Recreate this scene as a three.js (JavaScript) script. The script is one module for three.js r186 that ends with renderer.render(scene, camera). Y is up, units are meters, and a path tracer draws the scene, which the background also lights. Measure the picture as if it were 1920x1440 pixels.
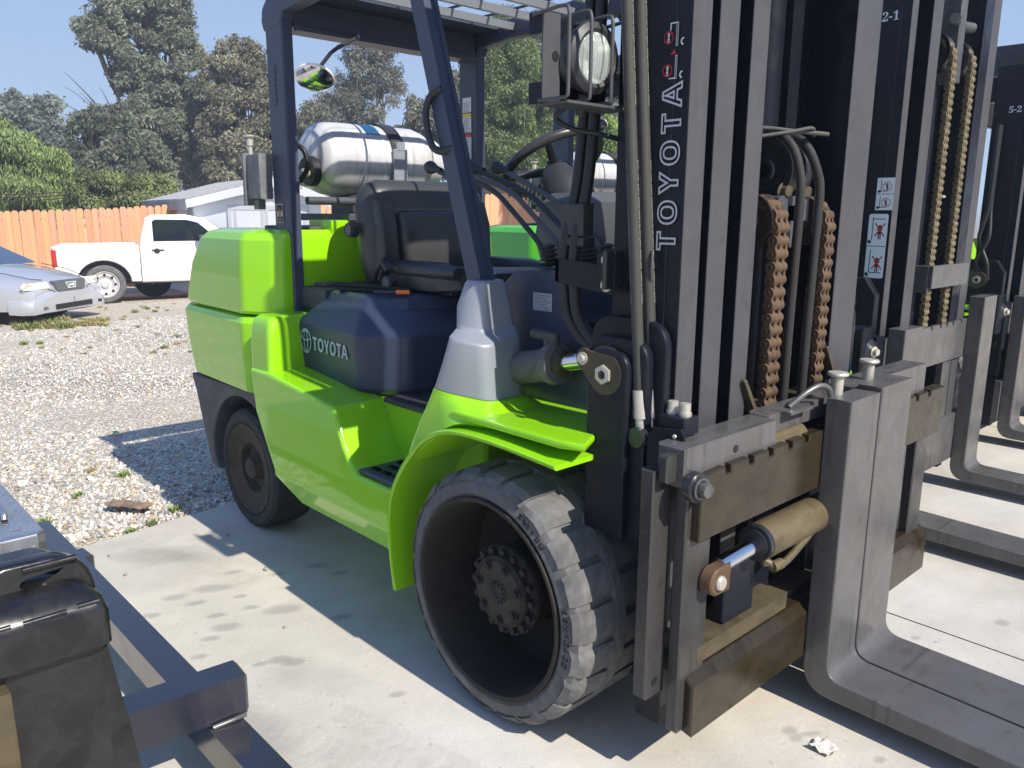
import * as THREE from 'three';
import { mergeGeometries } from 'three/addons/utils/BufferGeometryUtils.js';
import { FontLoader } from 'three/addons/loaders/FontLoader.js';
import { TextGeometry } from 'three/addons/geometries/TextGeometry.js';
import { ImprovedNoise } from 'three/addons/math/ImprovedNoise.js';

/* ---------- camera, sky, sun, exposure ---------- */
const scene = new THREE.Scene();
const camera = new THREE.PerspectiveCamera(51.1, 4 / 3, 0.05, 400);
camera.position.set(1.5156, 1.3741, 1.3166);
camera.up.set(-0.1558, 0.97824, -0.13699);
camera.lookAt(1.5156 - 7.15094, 1.3741 - 2.07368, 1.3166 - 6.67562);
const renderer = new THREE.WebGLRenderer();
renderer.toneMapping = THREE.LinearToneMapping;
renderer.toneMappingExposure = 1.42;
renderer.shadowMap.enabled = true;
const SUN_EL = 42 * Math.PI / 180, SUN_AZ = -2.0 * Math.PI / 180;
const sunDir = new THREE.Vector3(Math.cos(SUN_EL) * Math.cos(SUN_AZ), Math.sin(SUN_EL), Math.cos(SUN_EL) * Math.sin(SUN_AZ));
{
  const w = 256, h = 128, d = new Float32Array(w * h * 4);
  for (let j = 0; j < h; j++) for (let i = 0; i < w; i++) {
    const e = (j + .5) / h * Math.PI - Math.PI / 2, a = Math.max(0, e), k = 1 - Math.pow(1 - a / (Math.PI / 2), 2.6);
    const az = (i + .5) / w * 2 * Math.PI;
    let c = [.37 + (.055 - .37) * k, .485 + (.155 - .485) * k, .64 + (.46 - .64) * k];
    const y = Math.sin(e), r = Math.cos(e), dir = new THREE.Vector3(-r * Math.cos(az), y, r * Math.sin(az));
    const g = Math.pow(Math.max(0, dir.dot(sunDir)), 8) * .35;
    c = c.map((v, n) => v + g * [1, .95, .85][n]);
    if (e < 0) c = [.30, .29, .27];
    for (let n = 0; n < 3; n++) d[(j * w + i) * 4 + n] = c[n];
    d[(j * w + i) * 4 + 3] = 1;
  }
  const t = new THREE.DataTexture(d, w, h, THREE.RGBAFormat, THREE.FloatType);
  t.mapping = THREE.EquirectangularReflectionMapping; t.magFilter = t.minFilter = THREE.LinearFilter; t.needsUpdate = true;
  scene.background = t; scene.environment = t;
}
const sun = new THREE.DirectionalLight(new THREE.Color(1, .945, .85), 4.7);
sun.position.copy(sunDir).multiplyScalar(30); sun.castShadow = true; scene.add(sun, sun.target);
Object.assign(sun.shadow.camera, { left: -20, right: 20, top: 20, bottom: -20, near: 1, far: 80 });
sun.shadow.mapSize.set(4096, 4096);

/* ---------- helpers ---------- */
let seed = 7;
const rnd = () => { seed = (seed + 0x6d2b79f5) | 0; let t = Math.imul(seed ^ (seed >>> 15), 1 | seed); t = (t + Math.imul(t ^ (t >>> 7), 61 | t)) ^ t; return ((t ^ (t >>> 14)) >>> 0) / 4294967296; };
const rr = (a, b) => a + (b - a) * rnd();
const V = (x, y, z) => new THREE.Vector3(x, y, z);
const noise = new ImprovedNoise();
const fbm = (x, y, z = 0, o = 4) => { let s = 0, a = .5; for (let i = 0; i < o; i++) { s += a * noise.noise(x, y, z); x *= 2.03; y *= 2.03; z += 7.1; a *= .5; } return s; };
const taken = {};
const numbered = n => { const k = taken[n] = (taken[n] ?? -1) + 1; return k ? n + '_' + String(k).padStart(3, '0') : n; };
function tag(o, label, category, group, kind) { o.userData.label = label; if (category) o.userData.category = category; if (group) o.userData.group = group; if (kind) o.userData.kind = kind; return o; }
function thing(name, label, category, pos = [0, 0, 0], group) {
  const o = new THREE.Group(); o.name = numbered(name); o.userData.base = V(...pos); o.position.set(...pos); scene.add(o);
  return tag(o, label, category, group);
}
// box-projected uv in metres
function prep(g) {
  const keep = g.userData.uv; g = g.index ? g.toNonIndexed() : g; g.userData.uv = keep;
  if (!g.attributes.normal) g.computeVertexNormals();
  for (const k of Object.keys(g.attributes)) if (!['position', 'normal', 'uv'].includes(k)) g.deleteAttribute(k);
  if (!g.userData.uv) {
    const p = g.attributes.position, uv = new Float32Array(p.count * 2), a = V(), b = V(), c = V();
    for (let i = 0; i < p.count; i += 3) {
      a.fromBufferAttribute(p, i); b.fromBufferAttribute(p, i + 1).sub(a); c.fromBufferAttribute(p, i + 2).sub(a); b.cross(c);
      const x = Math.abs(b.x), y = Math.abs(b.y), z = Math.abs(b.z);
      for (let k = 0; k < 3; k++) {
        const X = p.getX(i + k), Y = p.getY(i + k), Z = p.getZ(i + k);
        const q = y >= x && y >= z ? [X, Z] : x >= z ? [Z, Y] : [X, Y];
        uv[(i + k) * 2] = q[0]; uv[(i + k) * 2 + 1] = q[1];
      }
    }
    g.setAttribute('uv', new THREE.BufferAttribute(uv, 2));
  }
  return g;
}
// part(root or parent mesh, name, geometries, material)
function part(parent, name, geos, mat, label) {
  geos = [].concat(geos);
  let g = geos.length > 1 ? mergeGeometries(geos.map(prep)) : prep(geos[0]);
  let r = parent; while (r.parent && r.parent !== scene) r = r.parent;
  const b = r.userData.base; if (b) g.translate(-b.x, -b.y, -b.z);
  const m = new THREE.Mesh(g, mat); m.name = name; m.castShadow = m.receiveShadow = true; parent.add(m);
  if (label) m.userData.label = label;
  return m;
}
function solo(name, geos, mat, label, category, group, kind) {
  geos = [].concat(geos);
  const m = new THREE.Mesh(geos.length > 1 ? mergeGeometries(geos.map(prep)) : prep(geos[0]), mat);
  m.name = numbered(name); m.castShadow = m.receiveShadow = true; scene.add(m);
  return tag(m, label, category, group, kind);
}
// normals shared across edges below an angle, weighted by area so that broad faces stay flat
function toCreasedNormals(g, ang) {
  g = g.index ? g.toNonIndexed() : g; const p = g.attributes.position, n = p.count / 3, fn = [], cos = Math.cos(ang), map = new Map(), a = V(), b = V(), c = V();
  const key = i => Math.round(p.getX(i) * 2e4) + ',' + Math.round(p.getY(i) * 2e4) + ',' + Math.round(p.getZ(i) * 2e4), keys = [];
  for (let f = 0; f < n; f++) { a.fromBufferAttribute(p, f * 3); b.fromBufferAttribute(p, f * 3 + 1).sub(a); c.fromBufferAttribute(p, f * 3 + 2).sub(a); const w = V().crossVectors(b, c), len = w.length(); fn.push([len ? w.divideScalar(len) : w, len]); for (let k = 0; k < 3; k++) { const q = key(f * 3 + k); keys.push(q); let l = map.get(q); if (!l) map.set(q, l = []); l.push(f); } }
  const out = new Float32Array(p.count * 3);
  for (let i = 0; i < p.count; i++) { const f = fn[i / 3 | 0][0], s = V(); for (const q of map.get(keys[i])) if (fn[q][0].dot(f) > cos) s.addScaledVector(fn[q][0], fn[q][1]); if (s.lengthSq() < 1e-20) s.copy(f); s.normalize().toArray(out, i * 3); }
  g.setAttribute('normal', new THREE.BufferAttribute(out, 3)); return g;
}
const shape = pts => new THREE.Shape(pts.map(p => new THREE.Vector2(p[0], p[1])));
// polygon (x,y) extruded along z with a chamfer that keeps the outline
function prismZ(pts, z0, z1, b = .004, seg = 1, holes = []) {
  const s = pts instanceof THREE.Shape ? pts : shape(pts); for (const h of holes) s.holes.push(h);
  b = Math.min(b, (z1 - z0) * .45);
  const g = new THREE.ExtrudeGeometry(s, { depth: z1 - z0 - 2 * b, bevelEnabled: b > 0, bevelThickness: b, bevelSize: b, bevelOffset: -b, bevelSegments: seg, curveSegments: 20 });
  g.translate(0, 0, z0 + b); return seg > 1 ? toCreasedNormals(g, .6) : g;
}
const swapXZ = g => { g.applyMatrix4(new THREE.Matrix4().set(0, 0, 1, 0, 0, 1, 0, 0, -1, 0, 0, 0, 0, 0, 0, 1)); return g; };   // (x,y,z)->(z,y,-x)
// polygon (z,y) extruded along x
const prismX = (pts, x0, x1, b, seg, holes) => swapXZ(prismZ(pts instanceof THREE.Shape ? pts : pts.map(p => [-p[0], p[1]]), x0, x1, b, seg, holes));
// polygon (x,z) extruded along y
const prismY = (pts, y0, y1, b, seg) => { const g = prismZ(pts.map(p => [p[0], -p[1]]), y0, y1, b, seg); g.rotateX(-Math.PI / 2); return g; };
const box = (x0, x1, y0, y1, z0, z1, b = .004, seg = 1) => prismZ([[x0, y0], [x1, y0], [x1, y1], [x0, y1]], z0, z1, Math.min(b, (x1 - x0) * .4, (y1 - y0) * .4), seg);
function align(g, a, b) { const d = b.clone().sub(a); g.applyQuaternion(new THREE.Quaternion().setFromUnitVectors(V(0, 1, 0), d.clone().normalize())); const m = a.clone().add(b).multiplyScalar(.5); g.translate(m.x, m.y, m.z); return g; }
const cyl = (a, b, r0, r1 = r0, n = 24, open = false) => align(new THREE.CylinderGeometry(r1, r0, a.distanceTo(b), n, 1, open), a, b);
const lathe = (prof, a, dir, n = 48) => { const g = toCreasedNormals(new THREE.LatheGeometry(prof.map(p => new THREE.Vector2(p[0], p[1])), n), .5); g.applyQuaternion(new THREE.Quaternion().setFromUnitVectors(V(0, 1, 0), dir.clone().normalize())); g.translate(a.x, a.y, a.z); return g; };
const tube = (pts, r, n = 24, rs = 10, tension = .4) => new THREE.TubeGeometry(new THREE.CatmullRomCurve3(pts.map(p => V(...p)), false, 'catmullrom', tension), n, r, rs);
// bar of rectangular section along a straight line
function bar(a, b, w, h, up = V(0, 1, 0), c = .003) {
  const d = b.clone().sub(a), L = d.length(); d.normalize();
  const side = V().crossVectors(d, up).normalize(), u = V().crossVectors(side, d);
  const g = box(-w / 2, w / 2, -h / 2, h / 2, 0, L, c);
  g.applyMatrix4(new THREE.Matrix4().makeBasis(side, u, d.clone().negate())); // z runs from b to a
  g.translate(b.x, b.y, b.z); return g;
}
// loft through loops of points (same count), capped
function loft(loops, crease = .35, caps = true) {
  const pos = [], n = loops[0].length, tri = (a, b, c) => pos.push(a.x, a.y, a.z, b.x, b.y, b.z, c.x, c.y, c.z);
  const L = loops.map(l => l.map(p => p.isVector3 ? p : V(...p)));
  for (let i = 0; i + 1 < L.length; i++) for (let k = 0; k < n; k++) { const a = L[i][k], b = L[i][(k + 1) % n], c = L[i + 1][(k + 1) % n], d = L[i + 1][k]; tri(a, b, c); tri(a, c, d); }
  if (caps) for (const [l, s] of [[L[0], 1], [L.at(-1), 0]]) { const m = l.reduce((q, p) => q.add(p), V()).multiplyScalar(1 / n); for (let k = 0; k < n; k++) s ? tri(l[(k + 1) % n], l[k], m) : tri(l[k], l[(k + 1) % n], m); }
  const g = new THREE.BufferGeometry(); g.setAttribute('position', new THREE.BufferAttribute(new Float32Array(pos), 3)); g.computeVertexNormals();
  return toCreasedNormals(g, crease);
}
// loops in the x,z plane at a height; orient so that faces look outwards
const ring = (y, pts) => pts.map(p => V(p[0], p[2] ?? y, p[1]));
// rounds the corners of a loop of points with radius r (n steps a corner)
function rl(loop, r, n = 4) {
  const out = [], N = loop.length;
  for (let i = 0; i < N; i++) { const p = loop[i], a = loop[(i + N - 1) % N], b = loop[(i + 1) % N], ra = Math.min(r, p.distanceTo(a) * .45), rb = Math.min(r, p.distanceTo(b) * .45), A = p.clone().lerp(a, ra / p.distanceTo(a)), B = p.clone().lerp(b, rb / p.distanceTo(b));
    for (let k = 0; k <= n; k++) { const t = k / n; out.push(A.clone().multiplyScalar((1 - t) * (1 - t)).addScaledVector(p, 2 * t * (1 - t)).addScaledVector(B, t * t)); } }
  return out;
}
const ZC = -.74;
function mirror(g) { g = g.clone(); g = g.index ? g.toNonIndexed() : g; g.applyMatrix4(new THREE.Matrix4().makeScale(1, 1, -1)); g.translate(0, 0, 2 * ZC);
  for (const k of Object.keys(g.attributes)) { const a = g.attributes[k], s = a.itemSize; for (let i = 0; i < a.count; i += 3) for (let c = 0; c < s; c++) { const t = a.array[(i + 1) * s + c]; a.array[(i + 1) * s + c] = a.array[(i + 2) * s + c]; a.array[(i + 2) * s + c] = t; } }
  return g; }
const both = g => [g, mirror(g)];

/* ---------- textures and materials ---------- */
function canvasTex(w, h, draw, rep, srgb = true) {
  const c = document.createElement('canvas'); c.width = w; c.height = h; const x = c.getContext('2d'); draw(x, w, h);
  const t = new THREE.CanvasTexture(c); if (srgb) t.colorSpace = THREE.SRGBColorSpace; t.wrapS = t.wrapT = THREE.RepeatWrapping; if (rep) t.repeat.set(rep, rep); t.anisotropy = 8; return t;
}
function dataTex(n, f, rep = 1, srgb = true) {   // f(i,j) -> [r,g,b] 0..255 ; tileable if f is
  const d = new Uint8Array(n * n * 4);
  for (let j = 0; j < n; j++) for (let i = 0; i < n; i++) { const c = f(i / n, j / n, i, j); for (let k = 0; k < 3; k++) d[(j * n + i) * 4 + k] = Math.max(0, Math.min(255, c[k])); d[(j * n + i) * 4 + 3] = 255; }
  const t = new THREE.DataTexture(d, n, n); t.wrapS = t.wrapT = THREE.RepeatWrapping; t.magFilter = THREE.LinearFilter; t.minFilter = THREE.LinearMipmapLinearFilter; t.generateMipmaps = true; if (srgb) t.colorSpace = THREE.SRGBColorSpace; t.repeat.set(rep, rep); t.needsUpdate = true; return t;
}
// periodic noise on the unit square
const pn = (u, v, f, s = 0) => { const a = u * 6.2832, b = v * 6.2832, R = f / 6.2832; return fbm(Math.cos(a) * R + 9 + s, Math.sin(a) * R + Math.cos(b) * R, Math.sin(b) * R + s * 3.1, 4); };
const wear = dataTex(512, (u, v) => { const n = pn(u, v, 7), m = pn(u, v, 34, 5), k = 205 + n * 70 + m * 45; return [k, k, k]; }, 1.3);              // mild blotches
const roughTex = dataTex(256, (u, v) => { const k = 150 + pn(u, v, 6, 2) * 150 + pn(u, v, 40, 8) * 60; return [k, k, k]; }, 2, false);
const steelTex = canvasTex(512, 512, (x, w, h) => {
  x.fillStyle = '#cfcfd2'; x.fillRect(0, 0, w, h);
  for (let i = 0; i < 900; i++) { const g = 150 + rnd() * 105 | 0, r = 4 + rnd() * 40; x.fillStyle = `rgba(${g},${g - 4},${g - 8},${.03 + rnd() * .05})`; x.beginPath(); x.ellipse(rnd() * w, rnd() * h, r, r * rr(.3, 1.2), rnd() * 3, 0, 7); x.fill(); }
  for (let i = 0; i < 26; i++) { const a = rnd() * w, g = x.createLinearGradient(a - 12, 0, a + 12, 0); g.addColorStop(0, 'rgba(255,255,255,0)'); g.addColorStop(.5, `rgba(${rnd() < .5 ? '255,255,255' : '70,68,70'},${rr(.08, .25)})`); g.addColorStop(1, 'rgba(255,255,255,0)'); x.fillStyle = g; x.fillRect(a - 12, rnd() * h, 24, rr(60, 400)); }
  for (let i = 0; i < 150; i++) { x.strokeStyle = `rgba(${rnd() < .6 ? '255,255,255' : '60,60,70'},${rr(.05, .22)})`; x.lineWidth = rr(.5, 1.6); const a = rnd() * w, b = rnd() * h; x.beginPath(); x.moveTo(a, b); x.lineTo(a + rr(-12, 12), b + rr(-60, 60)); x.stroke(); }
  for (let i = 0; i < 16; i++) { x.fillStyle = `rgba(150,90,50,${rr(.05, .2)})`; x.beginPath(); x.ellipse(rnd() * w, rnd() * h, rr(3, 22), rr(3, 14), rnd() * 3, 0, 7); x.fill(); }
}, 1.4);
const greaseTex = canvasTex(512, 512, (x, w, h) => {
  x.fillStyle = '#b9b1a0'; x.fillRect(0, 0, w, h);
  for (let i = 0; i < 500; i++) { const k = rnd(); x.fillStyle = k < .5 ? `rgba(60,48,36,${rr(.03, .12)})` : `rgba(205,190,150,${rr(.03, .1)})`; x.beginPath(); x.ellipse(rnd() * w, rnd() * h, rr(4, 60), rr(3, 26), rr(-.4, .4), 0, 7); x.fill(); }
  for (let i = 0; i < 500; i++) { x.fillStyle = `rgba(235,225,205,${rr(.15, .5)})`; x.fillRect(rnd() * w, rnd() * h, rr(1, 2.2), rr(1, 2.2)); }
}, 1.6);
const scuffTex = canvasTex(512, 512, (x, w, h) => {
  x.fillStyle = '#9a9a9c'; x.fillRect(0, 0, w, h);
  for (let i = 0; i < 420; i++) { const k = rnd(); x.fillStyle = k < .4 ? `rgba(225,215,200,${rr(.02, .10)})` : `rgba(30,30,34,${rr(.03, .14)})`; x.beginPath(); x.ellipse(rnd() * w, rnd() * h, rr(4, 46), rr(4, 60), rnd() * 3, 0, 7); x.fill(); }
  for (let i = 0; i < 420; i++) { x.fillStyle = `rgba(255,250,240,${rr(.15, .6)})`; x.fillRect(rnd() * w, rnd() * h, rr(.8, 2.2), rr(.8, 2.6)); }
  for (let i = 0; i < 70; i++) { x.strokeStyle = `rgba(240,236,228,${rr(.08, .4)})`; x.lineWidth = rr(.5, 1.5); const a = rnd() * w, b = rnd() * h; x.beginPath(); x.moveTo(a, b); x.lineTo(a + rr(-30, 30), b + rr(-50, 50)); x.stroke(); }
}, 2.2);
const L = (r, g, b) => new THREE.Color().setRGB(r, g, b);
const std = (c, r, m = 0, o = {}) => new THREE.MeshStandardMaterial({ color: c, roughness: r, metalness: m, ...o });
const phy = (c, r, o = {}) => new THREE.MeshPhysicalMaterial({ color: c, roughness: r, ...o });
const M = {
  green: phy(L(.275, .63, .006), .4, { clearcoat: 1, clearcoatRoughness: .04, specularIntensity: .4 }),
  green2: phy(L(.10, .50, .04), .4, { clearcoat: 1, clearcoatRoughness: .04, specularIntensity: .4 }),
  guard: std(L(.042, .052, .085), .45),
  hood: std(L(.032, .043, .078), .36),
  silver: std(L(.27, .29, .325), .42, .2),
  grey: std(L(.095, .10, .115), .6, 0, { map: wear }),
  black: std(L(.022, .023, .028), .45, 0, { roughnessMap: roughTex }),
  mast: phy(L(.010, .011, .018), .6, { specularIntensity: .45, roughnessMap: roughTex }),
  rail: std(L(.118, .117, .124), .55, .25, { map: steelTex }),
  plate: std(L(.085, .082, .078), .5, .2, { map: steelTex, roughnessMap: roughTex }), fork: std(L(.185, .18, .175), .52, .25, { map: steelTex, roughnessMap: roughTex }),
  greasy: std(L(.066, .053, .033), .42, .1, { map: greaseTex, roughnessMap: roughTex }),
  dusty: std(L(.16, .135, .09), .7, 0, { map: greaseTex }),
  tan: std(L(.26, .225, .15), .5, .15, { map: greaseTex }),
  rubber: std(L(.205, .20, .195), .9, 0, { map: wear }),
  rubberD: std(L(.045, .045, .048), .8, 0, { map: wear }),
  rim: std(L(.05, .043, .038), .75, 0, { map: greaseTex }),
  dirt: std(L(.125, .11, .095), .85, 0, { map: greaseTex }),
  hose: std(L(.065, .064, .06), .7), hoseD: std(L(.012, .012, .014), .5),
  chrome: std(L(.75, .75, .77), .12, 1), zinc: std(L(.55, .52, .45), .42, .5), rust: std(L(.235, .155, .105), .7, .15, { map: greaseTex }),
  rustD: std(L(.035, .024, .018), .7, .2), chainY: std(L(.40, .35, .25), .55, .25, { map: greaseTex }), chainD: std(L(.03, .027, .022), .5, .3),
  vinyl: phy(L(.045, .045, .046), .36, {}), plastic: std(L(.03, .031, .034), .5),
  plasticG: std(L(.10, .103, .11), .5), alu: std(L(.95, .95, .95), .4, .2, { map: steelTex }), white: std(L(.78, .78, .77), .4),
  paper: std(L(.7, .7, .68), .6), orange: std(L(.75, .2, .03), .5), red: std(L(.45, .03, .03), .35), reflector: std(L(.28, .08, .05), .4),
  bowl: std(L(.85, .86, .84), .3, .4), lens: phy(L(.9, .92, .9), .05, { transmission: .85, thickness: 0, ior: 1.5 }), glass: phy(L(.02, .03, .05), .04, { clearcoat: 1 }),
};
function decal(parent, name, w, h, pos, right, up, pxw, draw, opt = {}) {
  const c = document.createElement('canvas'); c.width = pxw; c.height = Math.round(pxw * h / w); const x = c.getContext('2d'); draw(x, c.width, c.height);
  const t = new THREE.CanvasTexture(c); t.colorSpace = THREE.SRGBColorSpace; t.anisotropy = 8;
  const g = new THREE.PlaneGeometry(w, h); const r = V(...right).normalize(), n = V().crossVectors(r, V(...up)).normalize(), u = V().crossVectors(n, r);
  g.applyMatrix4(new THREE.Matrix4().makeBasis(r, u, n)); g.translate(...pos); g.userData.uv = true;
  return part(parent, name, g, std(L(1, 1, 1), opt.rough ?? .5, 0, { map: t, transparent: !opt.solid }));
}
const font = await new FontLoader().loadAsync('fonts/droid/droid_sans_bold.typeface.json');
const bolt = (p, dir, r = .014, h = .012) => { const d = V(...dir), a = V(...p), b = a.clone().addScaledVector(d, h); return [cyl(a, a.clone().addScaledVector(d, .003), r * 1.45, r * 1.45, 18), align(new THREE.CylinderGeometry(r * .94, r, h, 6), a, b)]; };

const STAINS = [[-1.351, 0.122, 0.043, 0.024, -1.242, 0.14], [-1.269, 0.235, 0.085, 0.042, -1.012, 0.14], [-1.293, 0.37, 0.054, 0.03, -1.214, 0.14], [-1.197, 0.331, 0.043, 0.024, -1.169, 0.14], [-1.212, 0.486, 0.044, 0.024, -1.178, 0.14], [-1.06, 0.314, 0.041, 0.023, -1.172, 0.14], [-0.957, 0.322, 0.063, 0.035, -1.071, 0.14], [-0.922, 0.392, 0.04, 0.022, -1.107, 0.14], [-0.836, 0.462, 0.034, 0.019, -1.12, 0.14], [-0.947, 0.121, 0.08, 0.044, -1.118, 0.14], [-1.034, 0.2, 0.036, 0.02, -1.144, 0.14], [-1.141, 0.19, 0.033, 0.018, -1.201, 0.14], [-1.184, -0.155, 0.055, 0.03, -1.14, 0.14], [-1.068, -0.182, 0.041, 0.023, -1.172, 0.14], [-1.222, 0.002, 0.036, 0.02, -1.17, 0.14], [-0.758, -0.001, 0.045, 0.025, -1.137, 0.14], [-0.669, 0.343, 0.029, 0.016, -1.26, 0.14], [-0.649, 0.285, 0.049, 0.027, -1.153, 0.14], [-0.607, 0.261, 0.045, 0.025, -1.157, 0.14], [-0.248, 0.121, 0.032, 0.018, -1.149, 0.14], [0.613, -0.57, 0.03, 0.025, -1.302, 0.14], [0.64, -0.552, 0.025, 0.017, -1.198, 0.14], [0.657, -0.598, 0.04, 0.013, -0.962, 0.14], [0.831, -0.631, 0.023, 0.018, -1.263, 0.14], [0.813, -1.665, 0.038, 0.026, -1.224, 0.14], [0.65, -1.338, 0.024, 0.017, -1.357, 0.14], [-1.7, 0.27, 0.22, 0.1, -0.9, 0.1], [-1.55, 0.15, 0.25, 0.06, -0.6, 0.06], [-0.5, 0.25, 0.2, 0.1, -0.5, 0.06], [0.3, -0.3, 0.3, 0.2, 0, 0.06], [1.1, -1.7, 0.25, 0.15, 0, 0.06], [-0.35, 0.55, 0.25, 0.14, 0, 0.08]];   // x, z, radii, turn, strength in metres

/* ---------- ground ---------- */
const slope = (x, z) => x > -2.1 ? 0 : -.026 * Math.min(-2.1 - x, 40);
const edgeX = z => -2.055 + .135 * (z - .1) + .012 * noise.noise(z * 5, 3, 1) + .006 * noise.noise(z * 17, 5, 2);    // where the slab ends
{
  // concrete slab: one colour map in metres, 0.0039 m a pixel over 8 x 8 m
  const S = 8, tex = canvasTex(2048, 2048, (x, w, h) => {
    const k = w / S, X = m => (m + 3) * k, Z = m => (m + 4.6) * k;      // world metres to pixels
    x.fillStyle = '#bdb7ac'; x.fillRect(0, 0, w, h);
    const im = x.getImageData(0, 0, w, h), d = im.data;
    for (let j = 0; j < h; j++) for (let i = 0; i < w; i++) { const a = i / k, b = j / k, n = fbm(a * 1.1, b * 1.1, 2, 4) * 26 + fbm(a * 7, b * 5, 8, 3) * 15 + (rnd() - .5) * 9, o = (j * w + i) * 4, y = fbm(a * .8 + 4, b * .8, 5, 2) * 10; d[o] += n + y; d[o + 1] += n + y * .3; d[o + 2] += n - y; }
    x.putImageData(im, 0, 0);
    const blot = (mx, mz, rx, rz, rot, a, c = '70,66,60') => { for (let i = 0; i < 9; i++) { const f = 1 - i / 9 * .55; x.fillStyle = `rgba(${c},${a / 5})`; x.beginPath(); for (let q = 0; q <= 24; q++) { const t = q / 24 * 6.2832, e = f * (1 + .22 * noise.noise(Math.cos(t) * 1.7 + mx * 9, Math.sin(t) * 1.7 + mz * 9, i * .1)); const ax = Math.cos(t) * rx * e, az = Math.sin(t) * rz * e; x.lineTo(X(mx + ax * Math.cos(rot) - az * Math.sin(rot)), Z(mz + ax * Math.sin(rot) + az * Math.cos(rot))); } x.fill(); } };
    for (const b of STAINS) blot(...b);
    for (const [x0, z0, x1, z1, wd] of [[-1.95, .34, -1.2, .10, .10], [-1.9, .12, -.9, -.3, .16], [-.9, .75, .2, .25, .13], [.2, -1.0, 2.4, -1.25, .14], [-.3, .3, .5, .1, .09]]) for (let q = 0; q < 34; q++) { const t = q / 34, k0 = rr(-.5, .5) * wd; x.strokeStyle = `rgba(120,114,106,${rr(.03, .10)})`; x.lineWidth = rr(2, 9); const ax = x0 + (x1 - x0) * t, az = z0 + (z1 - z0) * t; x.beginPath(); x.moveTo(X(ax - .02), Z(az - wd / 2)); x.quadraticCurveTo(X(ax + .03), Z(az), X(ax + rr(-.02, .02)), Z(az + wd / 2 * rr(.4, 1))); x.stroke(); }
    for (let i = 0; i < 9000; i++) { x.fillStyle = `rgba(${rnd() < .55 ? '120,112,100' : '232,226,214'},${rr(.12, .45)})`; x.fillRect(rnd() * w, rnd() * h, rr(1, 2.6), rr(1, 2)); }
    for (let i = 0; i < 700; i++) { const r = rr(.002, .007); x.fillStyle = `rgba(${rnd() < .5 ? '95,88,78' : '215,208,196'},${rr(.15, .5)})`; x.beginPath(); x.ellipse(rnd() * w, rnd() * h, r * k, r * k * rr(.4, 1), rnd() * 3, 0, 7); x.fill(); }
    for (let i = 0; i < 26; i++) { let a = rnd() * w, b = rnd() * h, t = rnd() * 6; x.strokeStyle = `rgba(225,220,210,${rr(.1, .3)})`; x.lineWidth = rr(1, 5); x.beginPath(); x.moveTo(a, b); for (let q = 0; q < 6; q++) { t += rr(-.4, .4); a += Math.cos(t) * 14; b += Math.sin(t) * 14; x.lineTo(a, b); } x.stroke(); }
  });
  const bump = dataTex(512, (u, v) => { const k = 128 + pn(u, v, 30, 3) * 120 + (rnd() - .5) * 60; return [k, k, k]; }, 1, false); bump.repeat.set(6, 6);
  const m = std(L(1, 1, 1), .88, 0, { map: tex, bumpMap: bump, bumpScale: .0015 });
  const strip = (z0, z1, n, xr) => {     // a slab between two joints, its left end following the ragged edge
    const pos = [], uv = [], T = .12, q = (a, b, c, d) => { for (const p of [a, b, c, a, c, d]) { pos.push(...p); uv.push((p[0] + 3) / S, 1 - (p[2] + 4.6) / S); } };
    for (let i = 0; i < n; i++) { const a = z0 + (z1 - z0) * i / n, b = z0 + (z1 - z0) * (i + 1) / n; q([edgeX(a), 0, a], [edgeX(b), 0, b], [xr, 0, b], [xr, 0, a]); q([edgeX(a), -T, a], [edgeX(b), -T, b], [edgeX(b), 0, b], [edgeX(a), 0, a]); }
    q([edgeX(z0), -T, z0], [edgeX(z0), 0, z0], [xr, 0, z0], [xr, -T, z0]); q([edgeX(z1), 0, z1], [edgeX(z1), -T, z1], [xr, -T, z1], [xr, 0, z1]);
    const g = new THREE.BufferGeometry(); g.setAttribute('position', new THREE.Float32BufferAttribute(pos, 3)); g.setAttribute('uv', new THREE.Float32BufferAttribute(uv, 2)); g.computeVertexNormals(); g.userData.uv = true; return g;
  };
  // slabs are cast in bays divided by saw joints that run along x
  const J = [5, -1.447, -4.6, -8, -16];
  const pave = new THREE.Group(); pave.name = 'pavement'; pave.userData.kind = 'structure'; scene.add(pave);
  pave.userData.label = 'pale stained concrete pavement under the forklifts'; 
  for (let i = 0; i + 1 < J.length; i++) part(pave, 'slab', strip(J[i + 1] + .004, J[i] - .004, i ? 60 : 160, 9), m);
  // bed of the joints and of everything: the gravel yard
  const gr = canvasTex(1024, 1024, (x, w, h) => {
    x.fillStyle = '#b3aa9c'; x.fillRect(0, 0, w, h);
    for (let i = 0; i < 24000; i++) {
      const r = rr(2.5, 7.5), a = rnd() * w, b = rnd() * h, k = rnd(), v = rr(150, 240), c = k < .62 ? [v, v * .96, v * .88] : k < .85 ? [v * .72, v * .72, v * .73] : [v * .95, v * .82, v * .66];
      for (const [da, db] of [[0, 0], [w, 0], [0, h], [-w, 0], [0, -h]]) { if (a + da < -12 || a + da > w + 12 || b + db < -12 || b + db > h + 12) continue; x.fillStyle = `rgb(${c[0] | 0},${c[1] | 0},${c[2] | 0})`; x.beginPath(); x.ellipse(a + da, b + db, r, r * .72, k * 40, 0, 7); x.fill(); x.strokeStyle = 'rgba(95,86,74,.4)'; x.lineWidth = 1; x.stroke(); }
    }
  });
  const grb = dataTex(512, (u, v) => { const k = 128 + pn(u, v, 60, 3) * 200; return [k, k, k]; }, 1, false);
  const gp = [], gu = [], N = 60;
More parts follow.
